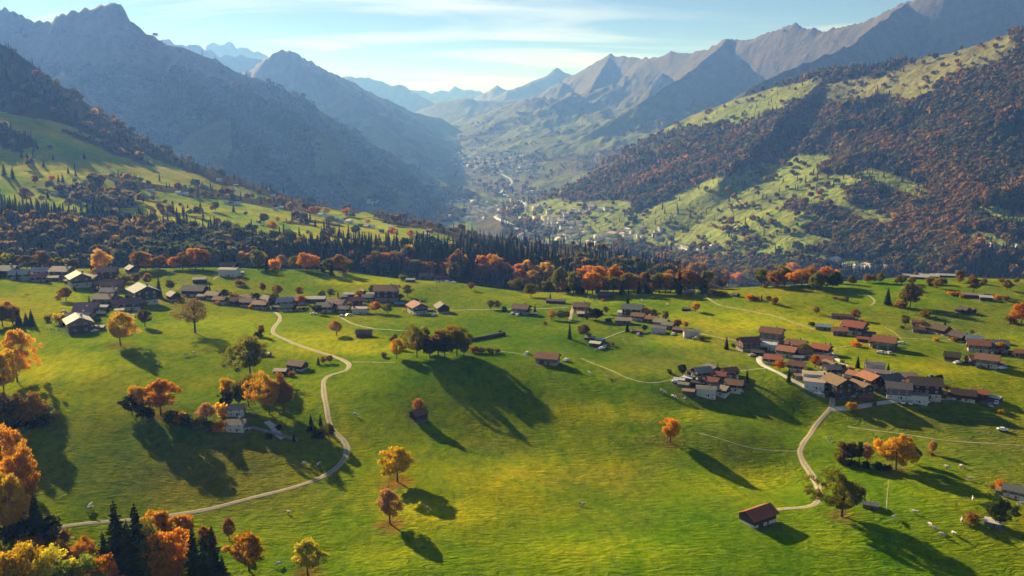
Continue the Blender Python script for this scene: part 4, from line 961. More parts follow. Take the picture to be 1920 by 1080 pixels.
V = {
'in the left village': [(14,519,44,'chalet','tan',-15),(38,524,34,'chalet','pale',0),(60,522,24,'shed','tan',0),(76,518,34,'chalet','pale',10),(74,528,30,'chalet','orange',5),(100,525,22,'shed','grey',0),(118,520,44,'chalet','tan',-25),(150,536,44,'chalet','tan',-65),(172,532,38,'chalet','brown',-30),
  (203,520,36,'chalet','tan',0),(213,546,42,'chalet','red',-8),(206,556,34,'chalet','grey',-8),(197,571,42,'chalet','brown',-14),(194,580,26,'shed','blue',-10),(222,575,28,'chalet','orange',15),(246,580,40,'chalet','brown',0),(270,568,54,'bigchalet','slate',-62),(165,589,44,'chalet','tan',-10),(158,596,38,'chalet','tan',0),
  (150,608,44,'chalet','pale',-10),(148,620,48,'chalet','pale',-68),(248,512,26,'hut','dark',-60),(326,562,28,'hut','dark',-60),(366,554,52,'barn','tan',-22),(384,560,26,'shed','grey',0),(402,562,34,'chalet','brown',-22),(413,569,28,'chalet','orange',-15),(185,618,24,'shed','white',0),(190,591,16,'shed','white',0),(90,522,18,'shed','dark',0),(130,530,20,'shed','brown',10),(180,545,22,'shed','dark',-10),(225,585,18,'shed','white',0)],
'at the edge of the left meadow': [(431,517,42,'modern','slate',-20),(428,504,30,'barn','brown',0),(375,529,26,'shed','grey',0),(450,514,16,'shed','white',0)],
'in the middle village': [(447,572,30,'chalet','red',-5),(464,564,24,'chalet','red',-20),(467,575,34,'chalet','maroon',-12),(490,579,34,'chalet','orange',-14),(503,568,28,'hut','dark',-50),(535,574,32,'chalet','pale',0),(556,570,28,'chalet','pale',-5),(538,583,26,'chalet','tan',0),(580,565,26,'shed','white',0),(597,566,30,'shed','white',0),
  (610,584,34,'chalet','tan',-5),(632,580,42,'chalet','maroon',-22),(645,586,26,'chalet','grey',-10),(675,587,30,'modern','pale',0),(668,571,28,'chalet','orange',5),(690,564,24,'chalet','grey',0),(643,560,18,'shed','slate',0),(655,556,22,'shed','white',0),(700,558,28,'shed','pale',0),(680,552,16,'hut','slate',-60),(726,563,50,'bigchalet','maroon',-6),
  (749,573,20,'shed','blue',0),(783,587,36,'chalet','red',-72),(829,585,26,'hut','slate',-70),(806,584,16,'shed','tan',0),(520,580,20,'shed','dark',0),(570,574,18,'shed','grey',0),(625,566,18,'shed','brown',0)],
'at the far edge of the middle meadow': [(726,513,34,'long','tan',-15),(800,523,30,'barn','grey',-12),(829,526,34,'barn','brown',-8),(851,527,16,'shed','grey',-10),(770,528,18,'shed','pale',0),(940,531,24,'shed','slate',0)],
'standing alone on the meadow below the middle village': [(683,631,30,'barn','brown',-6)],
'beside the bend of the left track': [(558,692,44,'barn','maroon',-32),(527,700,28,'shed','pale',-8),(498,667,18,'shed','white',-20)],
'in the grove beside the left track': [(444,805,40,'chalet','tan',-12),(443,776,36,'chalet','grey',4)],
'alone on the shaded middle slope': [(785,784,36,'hut','maroon',40)],
'among the scattered farms in the centre': [(978,588,38,'chalet','maroon',-18),(1042,568,40,'long','slate',-14),(1090,584,34,'chalet','orange',0),(1092,592,22,'shed','white',0),(1135,560,32,'barn','dark',-5),(1186,594,44,'bigchalet','slate',-18),(1172,594,26,'modern','white',-10),(1197,600,30,'chalet','brown',-20),(1214,600,22,'hut','brown',-60),
  (1168,607,34,'shed','tan',-8),(1222,605,28,'chalet','orange',-15),(1240,612,32,'chalet','grey',-28),(1253,616,26,'chalet','grey',-28),(1235,624,32,'modern','slate',-5),(1194,624,22,'shed','orange',-5),(1296,631,32,'modern','slate',-4),(1272,622,24,'shed','brown',-15),(1287,582,18,'shed','slate',-10),(1117,648,26,'shed','white',-25),(1106,637,22,'shed','grey',-20),(1125,640,16,'shed','white',-20),(1292,552,22,'shed','grey',0)],
'standing alone in the centre meadow': [(1027,680,52,'barn','orange',-16)],
'in the small hamlet right of centre': [(1274,716,24,'shed','white',-15),(1292,712,20,'shed','white',-40),(1300,701,24,'shed','dark',-20),(1315,707,42,'chalet','grey',28),(1335,700,30,'chalet','slate',-60),(1310,722,30,'shed','dark',-20),(1334,723,36,'chalet','maroon',-22),(1347,712,24,'chalet','red',-10),(1366,706,38,'chalet','brown',28),
  (1352,722,24,'shed','dark',-20),(1376,730,40,'chalet','brown',-8),(1291,737,26,'shed','tan',-10),(1324,740,28,'modern','slate',-5),(1352,738,36,'chalet','grey',-30),(1282,724,20,'shed','grey',-20),(1388,724,18,'shed','slate',0),(1340,733,22,'chalet','dark',10)],
'in the roadside village on the right': [(1402,656,46,'bigchalet','maroon',24),(1447,640,50,'bigchalet','maroon',-20),(1425,655,30,'shed','grey',-5),(1440,655,26,'modern','white',-12),(1413,646,22,'shed','blue',-10),(1420,665,26,'shed','dark',-10),(1493,657,44,'chalet','brown',-18),(1476,668,42,'chalet','orange',-24),(1450,682,38,'chalet','orange',-20),
  (1506,668,26,'chalet','orange',18),(1540,664,42,'chalet','red',-28),(1520,664,34,'chalet','brown',20),(1546,684,38,'chalet','red',-24),(1494,694,36,'chalet','maroon',-14),(1497,674,22,'shed','blue',-5),(1527,726,40,'modern','pale',-8),(1523,712,30,'modern','pale',-6),(1555,692,26,'chalet','brown',-60),(1570,732,50,'chalet','brown',-62),
  (1560,700,30,'chalet','grey',10),(1604,712,34,'chalet','orange',-40),(1612,738,44,'chalet','brown',-60),(1632,722,44,'chalet','orange',-62),(1622,748,30,'shed','brown',-10),(1648,704,54,'long','grey',-12),(1640,694,26,'modern','slate',-8),(1666,728,52,'bigchalet','slate',28),(1683,744,50,'bigchalet','slate',-10),(1700,716,36,'chalet','tan',-8),
  (1707,728,36,'chalet','orange',-14),(1732,742,60,'bigchalet','dark',-4),(1718,752,34,'modern','grey',-5),(1760,742,28,'shed','tan',-5),(1805,748,48,'barn','dark',-12),(1790,740,22,'shed','orange',-15),(1836,746,34,'chalet','red',-14),(1848,756,24,'shed','dark',-10),(1866,750,22,'shed','white',-30),(1585,702,26,'shed','grey',-20),(1583,712,30,'shed','dark',-15),(1750,730,20,'shed','brown',0),(1500,708,20,'shed','grey',0)],
'among the upper right farms': [(1544,618,32,'shed','blue',-14),(1574,628,30,'chalet','orange',-8),(1602,625,50,'chalet','red',-26),(1630,630,26,'shed','dark',-20),(1618,640,26,'shed','red',-8),(1658,653,50,'chalet','red',-24),(1642,648,20,'chalet','red',-10),(1673,650,18,'shed','blue',-10),(1580,597,44,'long','dark',-8),(1722,613,26,'chalet','orange',-8),(1738,621,30,'chalet','orange',-20),
  (1764,626,34,'hut','dark',-50),(1722,622,24,'shed','dark',-10),(1797,639,34,'hut','dark',-50),(1826,645,34,'chalet','blue',-10),(1833,658,44,'chalet','red',-6),(1868,658,42,'chalet','slate',-6),(1828,682,36,'chalet','orange',16),(1850,686,48,'chalet','brown',-16),(1872,684,22,'shed','orange',-10),(1785,676,34,'hut','dark',-14),(1900,665,22,'shed','dark',-10),(1916,670,30,'chalet','red',-10),
  (1808,586,22,'hut','dark',-50),(1798,586,14,'hut','dark',-50),(1820,587,18,'hut','slate',-50),(1822,557,26,'long','tan',-6),(1848,562,24,'shed','white',-10),(1880,644,20,'shed','dark',-10),(1380,556,14,'hut','dark',-55)],
'in the white row on the right skyline': [(1708,520,30,'long','white',-4),(1724,523,26,'long','white',-4),(1742,521,28,'long','white',-4),(1757,518,26,'long','white',-4),(1772,520,24,'long','white',-4),(1735,517,26,'long','pale',-4)],
'standing alone by the track at lower right': [(1420,978,76,'barn','red',38)],
'beside the large tree at lower right': [(1633,951,26,'shed','slate',-18),(1862,984,24,'shed','white',-20)],
'at the right frame edge below the cows': [(1902,930,44,'chalet','slate',-20),(1882,925,24,'shed','orange',-15)],
}
HILL = [(103,364,16,'long','white'),(122,368,14,'shed','grey'),(131,352,12,'chalet','pale'),(137,357,12,'chalet','grey'),(281,358,14,'long','pale'),(287,365,10,'hut','grey'),(335,364,12,'chalet','white'),(349,366,12,'chalet','white'),(411,340,12,'chalet','white'),(443,349,10,'shed','grey'),(215,376,14,'shed','grey'),(228,382,12,'shed','pale'),
 (424,382,10,'chalet','white'),(434,383,12,'chalet','grey'),(446,384,12,'chalet','white'),(503,358,10,'chalet','pale'),(512,370,10,'chalet','white'),(517,395,12,'chalet','white'),(529,391,10,'chalet','white'),(553,412,12,'chalet','grey'),(562,414,16,'long','white'),(573,414,12,'shed','dark'),(602,405,12,'chalet','white'),(612,409,12,'chalet','white'),
 (620,413,12,'chalet','grey'),(630,415,12,'chalet','slate'),(640,417,12,'chalet','white'),(655,418,14,'chalet','white'),(648,414,10,'chalet','brown'),(676,426,12,'hut','slate'),(688,428,14,'chalet','grey'),(697,428,12,'chalet','white'),(733,428,12,'chalet','white'),(715,436,12,'chalet','slate'),(777,446,12,'chalet','white'),(790,445,12,'chalet','slate'),(800,443,14,'chalet','white'),
 (812,449,12,'chalet','white'),(822,455,10,'chalet','grey'),(834,458,12,'chalet','white'),(806,436,14,'chalet','orange'),(623,436,10,'hut','brown'),(485,417,10,'hut','brown'),(492,424,8,'hut','grey'),(918,463,12,'chalet','red'),(930,466,12,'chalet','pale'),(1013,459,14,'chalet','white'),(1024,460,12,'chalet','white'),(1014,448,10,'chalet','red'),(1213,490,14,'long','white'),(665,436,12,'hut','dark')]
def build_houses():
    add_house_protos()
    for where, rows in V.items():
        for px, py, w, k, c, rot in rows:
            wall = 'white' if k == 'modern' else HR.choice(['dark', 'dark', 'mid', 'grey']) if k != 'hut' else 'dark'
            if where == 'in the grove beside the left track': wall = 'white'
            house(px, py, w, k, c, rot + HR.uniform(-5, 5), where, wall)
    for px, py, w, k, c in HILL: house(px, py, w, k, c, HR.uniform(-40, 20), 'on the far left hillside', 'white' if c in ('white', 'pale') else 'mid', detail=False)

def garden_bushes():
    R = random.Random(21)
    for o, desc, cl, px in [t for t in THINGS if t[0]['category'] in ('house', 'barn', 'shed') and t[0].location.y < 1000 and ('village' in t[2] or 'hamlet' in t[2] or 'farms' in t[2])]:
        if R.random() > .62: continue
        a = R.uniform(0, 6.28); d = R.uniform(7, 12); x, y = o.location.x + d * math.cos(a), o.location.y + d * math.sin(a)
        kind = R.choice(['bush', 'bush', 'bush', 'round', 'fir']); h = {'bush': R.uniform(2, 4), 'round': R.uniform(5, 8), 'fir': R.uniform(5, 9)}[kind]
        P = project(x, y, float(zg(x, y)))
        tree(kind, float(P[0]), 0, 0, 'dark' if kind == 'fir' else R.choice(['olive', 'green', 'rust', 'gold', 'green', 'orange']), cl.replace('in the', 'by a house in the').replace('among', 'beside').replace('at the', 'by a house at the'), R.uniform(.9, 1.4), 'garden trees and bushes beside houses', pos=(x, y), h=h)

# ------------------------------------------------------------------ tracks and river draped on the ground
def drape(name, label, pts, width, m, kind='structure', lift=.10, step=3.0, xy=None):
    if xy is None: xy = [hit(*p)[:2] for p in pts]
    P = [Vector(p) for p in xy]; Q = []
    n = len(P)
    for i in range(n - 1):
        p0, p1, p2, p3 = P[max(i - 1, 0)], P[i], P[i + 1], P[min(i + 2, n - 1)]
        k = max(2, int((p2 - p1).length / step))
        for j in range(k):
            t = j / k
            Q.append(.5 * ((2 * p1) + (p2 - p0) * t + (2 * p0 - 5 * p1 + 4 * p2 - p3) * t * t + (-p0 + 3 * p1 - 3 * p2 + p3) * t ** 3))
    Q.append(P[-1]); V_, U_ = [], []; s = 0; K = 7
    for i, q in enumerate(Q):
        d = (Q[min(i + 1, len(Q) - 1)] - Q[max(i - 1, 0)])
        if d.length < 1e-6: d = Vector((1, 0))
        d.normalize(); nrm = Vector((-d.y, d.x)); wv = width * (1 + .06 * math.sin(i * .9) + .05 * math.sin(i * .37))
        if i: s += (q - Q[i - 1]).length
        for k in range(K):
            u = k / (K - 1); p = q + nrm * (u - .5) * wv
            p = q + nrm * ((u - .5) * wv * (1 + .22 * (float(noise(np.float64(p.x / 2.5), np.float64(p.y / 2.5), 3)) - .5) * (1 if k in (0, K - 1) else .3))); V_.append((p.x, p.y, float(zg(p.x, p.y)) + lift * (1 if 0 < k < K - 1 else -.6))); U_.append((u, s))
    Fq = [(i * K + k, i * K + k + 1, (i + 1) * K + k + 1, (i + 1) * K + k) for i in range(len(Q) - 1) for k in range(K - 1)]
    me = bpy.data.meshes.new(name); me.from_pydata(V_, [], [f[::-1] for f in Fq]); me.materials.append(m)
    uv = me.uv_layers.new(name='UVMap'); li = np.empty(len(me.loops), np.int32); me.loops.foreach_get('vertex_index', li)
    uv.data.foreach_set('uv', np.array(U_, np.float32)[li].ravel())
    me.polygons.foreach_set('use_smooth', [True] * len(me.polygons)); me.update()
    return struct(link(name, me), label, kind)
M_DARKST = mat('dark_stone', flat((.05, .045, .045), .9, .3))
def build_roads():
    A = [(505,580),(520,588),(525,598),(515,612),(512,624),(530,634),(555,645),(590,657),(620,666),(645,676),(655,685),(647,695),(622,702),(608,712),(607,735),(612,762),(617,790),(626,808),(643,824),(651,840),(646,860),(625,882),(590,900),(540,917),(480,932),(430,945),(380,957),(330,965),(250,975),(160,982),(80,995)]
    drape('gravel_track', 'winding gravel track running down the left meadow', A, 2.7, M_ROAD)
    drape('gravel_track', 'gravel track bending down the right slope to the lone barn', [(1560,736),(1560,752),(1558,765),(1545,780),(1525,805),(1505,833),(1500,850),(1510,872),(1528,900),(1537,922),(1533,940),(1515,950),(1480,953),(1450,956),(1432,964)], 2.7, M_ROAD)
    drape('gravel_track', 'lane along the lower side of the roadside village', [(1558,768),(1585,765),(1620,761),(1700,751),(1760,747),(1805,747)], 3.2, M_PALE)
    drape('gravel_track', 'lane through the roadside village', [(1424,668),(1425,680),(1445,692),(1480,710),(1520,731),(1548,742)], 3.0, M_PALE)
    drape('gravel_track', 'lane behind the roadside village', [(1540,648),(1560,664),(1578,680),(1600,690)], 3.0, M_PALE)
    drape('footpath', 'pale path curving over the upper right meadow', [(1322,551),(1326,558),(1350,572),(1400,582),(1450,592),(1490,605),(1527,618)], 2.0, M_PATH)
    drape('footpath', 'pale path curving below the middle village', [(636,593),(648,600),(665,608),(700,616),(740,619),(768,621)], 2.0, M_PATH)
    drape('footpath', 'straight lane across the centre meadow', [(826,583),(870,581),(930,580),(1000,579),(1066,576)], 2.2, M_PATH)
    drape('footpath', 'short steep lane beside the pink roofed farm', [(1076,572),(1072,585),(1068,604)], 2.2, M_ROAD)
    for i, (pts, w, lab) in enumerate([([(1308,624),(1335,630),(1362,636),(1400,640)], 2.2, 'lane linking the slate farm and the roadside village'), ([(1355,697),(1400,694),(1446,690)], 1.8, 'lane between the hamlet and the roadside village'), ([(1130,636),(1150,628),(1172,620)], 1.8, 'short path below the slate roofed farm'),
            ([(938,659),(960,661),(990,667)], 1.6, 'path beside the row of bushes'), ([(660,679),(700,679),(742,679)], 1.2, 'thin path leading right to the copse'), ([(1090,672),(1140,692),(1180,710),(1222,718),(1260,712),(1290,702)], 1.3, 'faint path bending towards the hamlet'),
            ([(1590,800),(1700,815),(1800,828),(1925,837)], 1.1, 'thin path crossing the lower right slope'), ([(1557,655),(1580,650),(1606,645)], 1.6, 'path from the roadside village to the upper farms'), ([(1670,633),(1720,635),(1790,642)], 1.4, 'path crossing to the slate roofed farm at far right'),
            ([(1616,548),(1632,556),(1640,566),(1630,573)], 2.0, 'short bright path on the upper right meadow'), ([(1658,613),(1675,622),(1690,636)], 1.1, 'faint path down to the red roofed farm'), ([(1320,620),(1400,618),(1527,617)], 1.0, 'faint path across the yellow meadow'), ([(1310,812),(1400,838),(1500,846)], .9, 'faint cattle path in the centre right'),
            ([(400,524),(410,518),(420,516)], 2.0, 'drive to the blue roofed house'), ([(1662,958),(1664,925),(1668,898)], .5, 'faint worn path on the right slope')]):
        drape('footpath', lab, pts, w * .75, M_PATH, lift=.07)
    drape('driveway', 'paved garden path beside the white walled farmhouse', [(500,790),(512,800),(522,815),(532,822)], 3.4, M_PALE)
    drape('river', 'pale river winding along the valley floor', [(1010,452),(985,432),(968,426),(945,414),(928,406),(945,399),(970,391),(985,384),(972,376),(955,370),(940,362),(946,352),(960,344),(955,334),(940,326)], 15, M_WATER, lift=1.5, step=40)
    drape('river', 'pale side channel beside the river', [(990,414),(975,408),(965,403)], 12, M_WATER, lift=1.5, step=40)
    drape('road', 'valley road right of the river', [(1060,440),(1010,425),(1000,400),(1010,385)], 9, M_PALE, lift=1.5, step=40)
    # low walls
    def wall(pts, h, t, lab, m):
        xy = [hit(*p)[:2] for p in pts]; mb = MB(); P = []
        for a, b in zip(xy[:-1], xy[1:]):
            n = max(1, int(math.dist(a, b) / 4)); P += [(a[0] + (b[0] - a[0]) * i / n, a[1] + (b[1] - a[1]) * i / n) for i in range(n)]
        P.append(xy[-1]); V_ = []
        for i, p in enumerate(P):
            q = P[min(i + 1, len(P) - 1)]; o = P[max(i - 1, 0)]; dx, dy = q[0] - o[0], q[1] - o[1]; L = math.hypot(dx, dy) or 1; nx, ny = -dy / L * t / 2, dx / L * t / 2; z = float(zg(*p))
            V_ += [(p[0] + nx, p[1] + ny, z - .6), (p[0] - nx, p[1] - ny, z - .6), (p[0] - nx * .8, p[1] - ny * .8, z + h), (p[0] + nx * .8, p[1] + ny * .8, z + h)]
        Fq = [(0, 1, 2, 3), tuple(len(V_) - 4 + k for k in (3, 2, 1, 0))]
        for i in range(len(P) - 1):
            a, b = i * 4, i * 4 + 4
            for k in range(4): Fq.append((a + k, b + k, b + (k + 1) % 4, a + (k + 1) % 4))
        mb.add(V_, Fq); o = link('stone_wall', mb.mesh('stone_wall', m)); thing(o, lab, 'wall', '', pts[0][0])
    wall([(876,641),(900,637),(925,632),(946,628)], 2.0, 1.6, 'long dark low stone wall right of the copse ending at a small tree', M_DARKST)
    wall([(472,803),(505,812),(540,822),(560,828)], 1.0, .5, 'low grey garden wall below the white walled farmhouse', M_STONE)
    wall([(1330,524),(1365,527),(1420,532)], 1.6, .8, 'pale low wall along the tree belt on the right', M_PALE)
    def fence(pts, lab):
        xy = [hit(*p)[:2] for p in pts]; P = []
        for a, b in zip(xy[:-1], xy[1:]):
            n = max(1, int(math.dist(a, b) / 3.2)); P += [(a[0] + (b[0] - a[0]) * i / n, a[1] + (b[1] - a[1]) * i / n) for i in range(n)]
        P = [(p[0], p[1], float(zg(*p))) for p in P[:90]]
        t = bpy.data.objects.new('fence', None); COL.objects.link(t); t.location = P[0]
        for p in P: link('post', FPOST, t, tuple(p[k] - P[0][k] for k in range(3)))
        mb = MB()
        for h in (.55, 1.05): mb.add(*tube([(p[0] - P[0][0], p[1] - P[0][1], p[2] - P[0][2] + h) for p in P], [.045] * len(P), 4))
        link('rail', mb.mesh('rail', M_DARKW), t); thing(t, lab, 'fence', '', pts[0][0])
    pm = MB(); pm.box(-.07, .07, -.07, .07, -.3, 1.3); FPOST = pm.mesh('post', M_DARKW)
    fence([(560,829),(590,836),(620,841),(640,844)], 'wooden fence from the garden to the left track')
    fence([(1222,728),(1260,744),(1300,752)], 'wooden fence on the crest below the hamlet')
    fence([(1508,850),(1540,857),(1570,868)], 'wooden fence from the right track to the hedge')
    fence([(1190,824),(1235,830),(1300,836),(1380,842)], 'wooden fence passing the golden tree in the centre right meadow')
    fence([(75,617),(130,625),(165,628)], 'wooden fence below the lowest house of the left village')
    fence([(1325,526),(1380,529),(1440,535)], 'wooden fence below the tree belt at far right edge')
    tree('round', 938, 627, 9, 'dark', 'at the end of the dark stone wall', 1.2)

# ------------------------------------------------------------------ valley towns (hundreds of tiny far houses)
def build_towns():
    rng = np.random.default_rng(9)
    spots = [(930,298,55,16,300,'far'),(905,312,25,8,60,''),(960,318,40,10,70,''),(900,378,40,5,28,''),(905,395,30,6,50,''),(950,392,50,9,30,''),(880,410,30,5,28,''),(1040,428,60,16,45,''),(1110,452,90,18,40,''),(1180,442,60,10,22,''),(700,380,16,3,14,''),(1075,400,50,8,30,''),(1000,360,30,6,30,''),(1290,470,60,6,24,''),(990,446,14,5,20,''),
             (1050,412,30,5,20,''),(1600,505,80,4,30,''),(1450,492,80,5,20,''),(1870,470,30,6,10,'')]
    VV, FF, MM = [], [], []; off = 0
    px = np.concatenate([np.clip(rng.normal(c[0], c[2] * .6, c[4]), c[0] - c[2] * 1.4, c[0] + c[2] * 1.4) for c in spots]); py = np.concatenate([rng.normal(c[1], c[3] * .5, c[4]) for c in spots])
    x, y, ok, idn = hit_np(px, py); z = zg(x, y)
    for i in np.where(ok & (y > 1700))[0]:
        L, W, h = rng.uniform(10, 22), rng.uniform(8, 12), rng.uniform(5, 9); k = 1.0 + .25 * (y[i] > 6000) + (rng.random() < .08) * 1.2; L *= k; W *= k
        a = rng.random() * 3.14; ca, sa = math.cos(a), math.sin(a); l, w = L / 2, W / 2; r = h + W * .22
        P = [(-l, -w, -3), (l, -w, -3), (l, w, -3), (-l, w, -3), (-l, -w, h), (l, -w, h), (l, w, h), (-l, w, h), (-l, 0, r), (l, 0, r)]
        VV += [(p[0] * ca - p[1] * sa + x[i], p[0] * sa + p[1] * ca + y[i], p[2] + z[i]) for p in P]
        m = 1 + int(rng.random() < .55) + int(rng.random() < .2)
        for f, mm in (((0, 1, 5, 4), 0), ((2, 3, 7, 6), 0), ((1, 2, 6, 9, 5), 0), ((3, 0, 4, 8, 7), 0), ((4, 5, 9, 8), m), ((6, 7, 8, 9), m)):
            FF.append(tuple(q + off for q in f)); MM.append(mm)
        off += 10
    mb = MB(); mb.V, mb.F, mb.M = VV, FF, MM
    roofs = [mat('far_roof_tan', flat((.55, .40, .32), .8)), mat('far_roof_grey', flat((.20, .18, .18), .8)), mat('far_roof_white', flat((.75, .72, .68), .6))]
    struct(link('valley_town', mb.mesh('valley_town', [mat('far_wall', flat((.62, .58, .52), .8))] + roofs)), 'hundreds of tiny pale houses of the hazy valley towns', 'stuff')

# ------------------------------------------------------------------ cows and cars
def cow_mesh(graze):
    me = bpy.data.meshes.new('cow'); 
    hd = (1.55, 0, .45) if graze else (1.55, 0, 1.45)
    Vs = [(-.75, 0, 1.15, .30), (-.2, 0, 1.12, .40), (.45, 0, 1.15, .36), (.85, 0, 1.25, .24), (1.25, 0, .95 if graze else 1.42, .17), (*hd, .15), (hd[0] + .28, 0, hd[2] - .12, .10),
          (-.75, .22, .85, .17), (-.78, .24, .42, .075), (-.74, .24, 0.02, .07), (-.75, -.22, .85, .17), (-.78, -.24, .42, .075), (-.74, -.24, 0.02, .07),
          (.62, .2, .8, .13), (.62, .22, .42, .07), (.62, .22, .02, .065), (.62, -.2, .8, .13), (.62, -.22, .42, .07), (.62, -.22, .02, .065), (-.98, 0, 1.25, .05), (-1.05, 0, .75, .03), (-1.05, 0, .45, .05),
          (hd[0] - .05, .2, hd[2] + .12, .04), (hd[0] - .05, -.2, hd[2] + .12, .04)]
    E = [(0, 1), (1, 2), (2, 3), (3, 4), (4, 5), (5, 6), (0, 7), (7, 8), (8, 9), (0, 10), (10, 11), (11, 12), (2, 13), (13, 14), (14, 15), (2, 16), (16, 17), (17, 18), (0, 19), (19, 20), (20, 21), (5, 22), (5, 23)]
    me.from_pydata([v[:3] for v in Vs], E, [])
    o = link('cow_shape', me); md = o.modifiers.new('skin', 'SKIN'); o.modifiers.new('sub', 'SUBSURF').levels = 1
    for i, v in enumerate(Vs): me.skin_vertices[0].data[i].radius = (v[3], v[3]); 
    me.skin_vertices[0].data[0].use_root = True
    dg = bpy.context.evaluated_depsgraph_get(); r = bpy.data.meshes.new_from_object(o.evaluated_get(dg)); r.name = 'cow'
    bpy.data.objects.remove(o); r.materials.clear(); return r
def m_cow(g):
    base = g.n('ShaderNodeObjectInfo').outputs['Color']; co = g.n('ShaderNodeTexCoord').outputs['Object']
    n = g.noise(co, 1.1, 1, .4)
    g.principled(g.mix(g.ramp(n, [(.47, (0, 0, 0)), (.50, (1, 1, 1))]), (.66, .61, .54), base), .8)
def build_cows():
    M = mat('cow_hide', m_cow); pm = [cow_mesh(True), cow_mesh(False)]
    for m in pm: m.materials.append(M)
    R = random.Random(4)
    L = [(1745,988,'b'),(1752,994,'b'),(1767,1006,'w'),(1787,1003,'w'),(1776,879,'w'),(1802,877,'b'),(1817,901,'w'),(1824,940,'w'),(1713,963,'w'),(1677,973,'w'),(1803,980,'w'),(1912,948,'w'),(1091,949,'k'),(540,964,'w'),(524,1061,'w'),(169,952,'w'),(166,957,'w'),(570,872,'w'),(595,875,'w'),(665,779,'w'),(1106,702,'w'),(1138,709,'k'),(1117,659,'k'),
         (97,618,'k'),(110,620,'k'),(363,664,'w'),(1556,828,'k'),(1100,548,'k'),(1104,560,'k'),(1110,563,'k'),(1117,564,'k'),(1204,565,'k'),(1251,573,'k'),(1222,560,'k'),(480,525,'k'),(1240,735,'k'),(1246,738,'w'),(1262,746,'k'),(1267,748,'k'),(1283,752,'k'),(1834,600,'k'),(1788,604,'k'),(1510,553,'k'),(50,555,'k'),(348,668,'w'),(298,685,'k')]
    CC = {'w': (.34, .30, .26), 'b': (.30, .10, .04), 'k': (.02, .02, .02)}; NM = {'w': 'white', 'b': 'brown and white', 'k': 'black and white'}
    for px, py, c in L:
        x, y, z = hit(px, py); o = link('cow', R.choice(pm), None, (x, y, z + .03), CC[c] if c != 'w' or R.random() < .5 else (.16, .07, .035)); o.rotation_euler = (0, 0, R.random() * 6.28); o.scale = (1.0,) * 3
        where = 'grazing on the lower right slope' if px > 1600 and py > 800 else 'grazing on the left meadows' if px < 680 else 'grazing on the far centre meadow' if py < 620 else 'grazing on the middle meadow'
        thing(o, NM[c] + ' cow', 'cow', where, px, 'cows on the meadows')
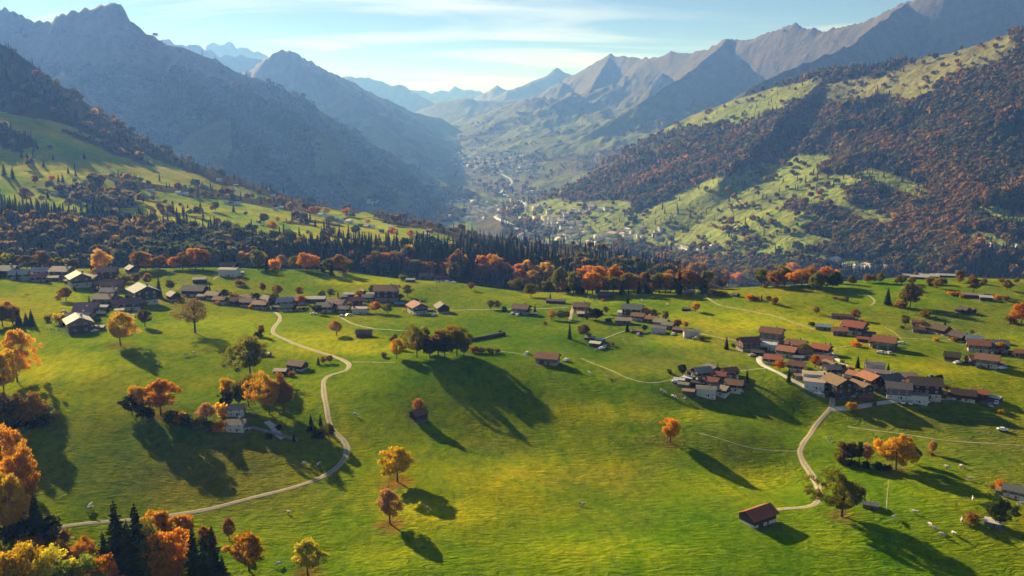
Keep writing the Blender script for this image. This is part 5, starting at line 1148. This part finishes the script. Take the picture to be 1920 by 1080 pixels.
def build_cars():
    prof = [(-2.1, .35), (-2.15, .75), (-1.9, .95), (-1.35, 1.0), (-.9, 1.42), (.55, 1.45), (1.1, 1.0), (1.95, .88), (2.15, .6), (2.1, .35)]
    mb = MB(); n = len(prof)
    Vv = [(x, -.82 + (.12 if z > 1.1 else 0), z) for x, z in prof] + [(x, .82 - (.12 if z > 1.1 else 0), z) for x, z in prof]
    mb.add(Vv, [tuple(range(n)), tuple(reversed(range(n, 2 * n)))] + [(i, i + n, (i + 1) % n + n, (i + 1) % n) for i in range(n)]); body = mb.mesh('body', M_PAINT)
    g = MB()
    for s in (-1, 1): g.add([(-1.1, s * .80, 1.05), (.75, s * .80, 1.05), (.45, s * .715, 1.38), (-.78, s * .715, 1.38)], [(0, 1, 2, 3) if s < 0 else (3, 2, 1, 0)])
    g.add([(1.07, -.7, 1.06), (1.07, .7, 1.06), (.62, .62, 1.42), (.62, -.62, 1.42)], [(0, 1, 2, 3)]); g.add([(-1.33, -.7, 1.06), (-1.33, .7, 1.06), (-.97, .62, 1.40), (-.97, -.62, 1.40)], [(3, 2, 1, 0)])
    glass = g.mesh('windows', M_GLASS)
    w = MB(); K = 12
    Vw = [(.32 * math.cos(6.283 * i / K), s * .1, .32 * math.sin(6.283 * i / K)) for s in (-1, 1) for i in range(K)]
    w.add(Vw, [tuple(range(K)), tuple(reversed(range(K, 2 * K)))] + [(i, (i + 1) % K, (i + 1) % K + K, i + K) for i in range(K)]); wheel = w.mesh('wheel', M_RUBBER)
    R = random.Random(8); CC = {'white': (.75, .75, .74), 'silver': (.42, .43, .45), 'dark': (.04, .045, .055), 'red': (.35, .04, .03), 'blue': (.05, .12, .28)}
    L = [(988,664,'white'),(1061,677,'white'),(1135,652,'silver'),(1128,655,'white'),(588,590,'white'),(700,578,'white'),(814,592,'white'),(1692,645,'white'),(1652,663,'white'),(1668,664,'silver'),(1876,692,'white'),(1884,690,'silver'),(1868,757,'white'),(1856,762,'silver'),(1472,684,'white'),(1432,666,'white'),(1410,668,'silver'),(1536,740,'white'),(1605,745,'silver'),
         (1640,760,'dark'),(1690,756,'white'),(1735,757,'white'),(1745,750,'silver'),(1708,758,'white'),(178,622,'white'),(250,594,'white'),(240,592,'silver'),(1880,808,'white'),(1305,636,'white'),(1262,628,'white'),(1197,629,'silver'),(1330,746,'white'),(1385,736,'silver'),(1268,718,'white'),(640,594,'white'),(655,592,'silver'),(460,806,'silver'),(970,592,'white'),(960,590,'white'),
         (1838,690,'dark'),(1795,682,'white'),(838,530,'white'),(822,530,'silver'),(850,531,'white'),(120,586,'silver'),(780,592,'silver'),(1005,590,'white'),(1455,660,'white'),(1462,655,'silver'),(1580,748,'blue')]
    for px, py, c in L:
        x, y, z = hit(px, py); t = bpy.data.objects.new('parked_car', None); COL.objects.link(t); t.location = (x, y, z + .06); t.rotation_euler = (0, 0, R.uniform(-.6, .6) + (0 if R.random() < .6 else 1.5)); t.scale = (1.05,) * 3
        link('body', body, t, None, CC[c]); link('windows', glass, t)
        for wx in (-1.35, 1.35):
            for wy in (-.78, .78): link('wheel', wheel, t, (wx, wy, .32))
        where = 'parked by the left village' if px < 300 else 'parked by the middle village' if px < 860 else 'parked among the centre farms' if px < 1200 else 'parked around the hamlet' if px < 1400 and py > 700 else 'alone on the right slope' if py > 790 else 'parked by the roadside village' if py > 650 and px < 1790 else 'parked by the right farms'
        thing(t, c + ' car', 'car', where, px, 'cars parked by the houses')

# ------------------------------------------------------------------ labels that single out one thing
ONES = 'first second third fourth fifth sixth seventh eighth ninth tenth eleventh twelfth thirteenth fourteenth fifteenth sixteenth seventeenth eighteenth nineteenth'.split()
TENS = {2: 'twent', 3: 'thirt', 4: 'fort', 5: 'fift', 6: 'sixt', 7: 'sevent', 8: 'eight', 9: 'ninet'}
def ordinal(n):
    if n < 20: return ONES[n - 1]
    return TENS[n // 10] + ('ieth' if n % 10 == 0 else 'y-' + ONES[n % 10 - 1])
def write_labels():
    d = {}
    for t in THINGS: d.setdefault((t[1], t[2]), []).append(t)
    for (desc, cl), L in d.items():
        L.sort(key=lambda t: t[3])
        for i, t in enumerate(L):
            base = (desc + ' ' + cl).strip()
            if len(L) > 1: base += ', leftmost such' if i == 0 else ', rightmost such' if i == len(L) - 1 else ', ' + ordinal(i + 1) + ' such from left'
            t[0]['label'] = base
            if len(base.split()) > 16: base = base.replace(' such', ''); t[0]['label'] = base
            if len(base.split()) > 16: base = base.replace('houses of the ', '').replace('edge of the ', 'edge of '); t[0]['label'] = base
build_trees()
build_houses()
garden_bushes()
build_roads()
build_ground()
build_woods()
build_towns()
build_cows()
build_cars()
write_labels()
build_light()
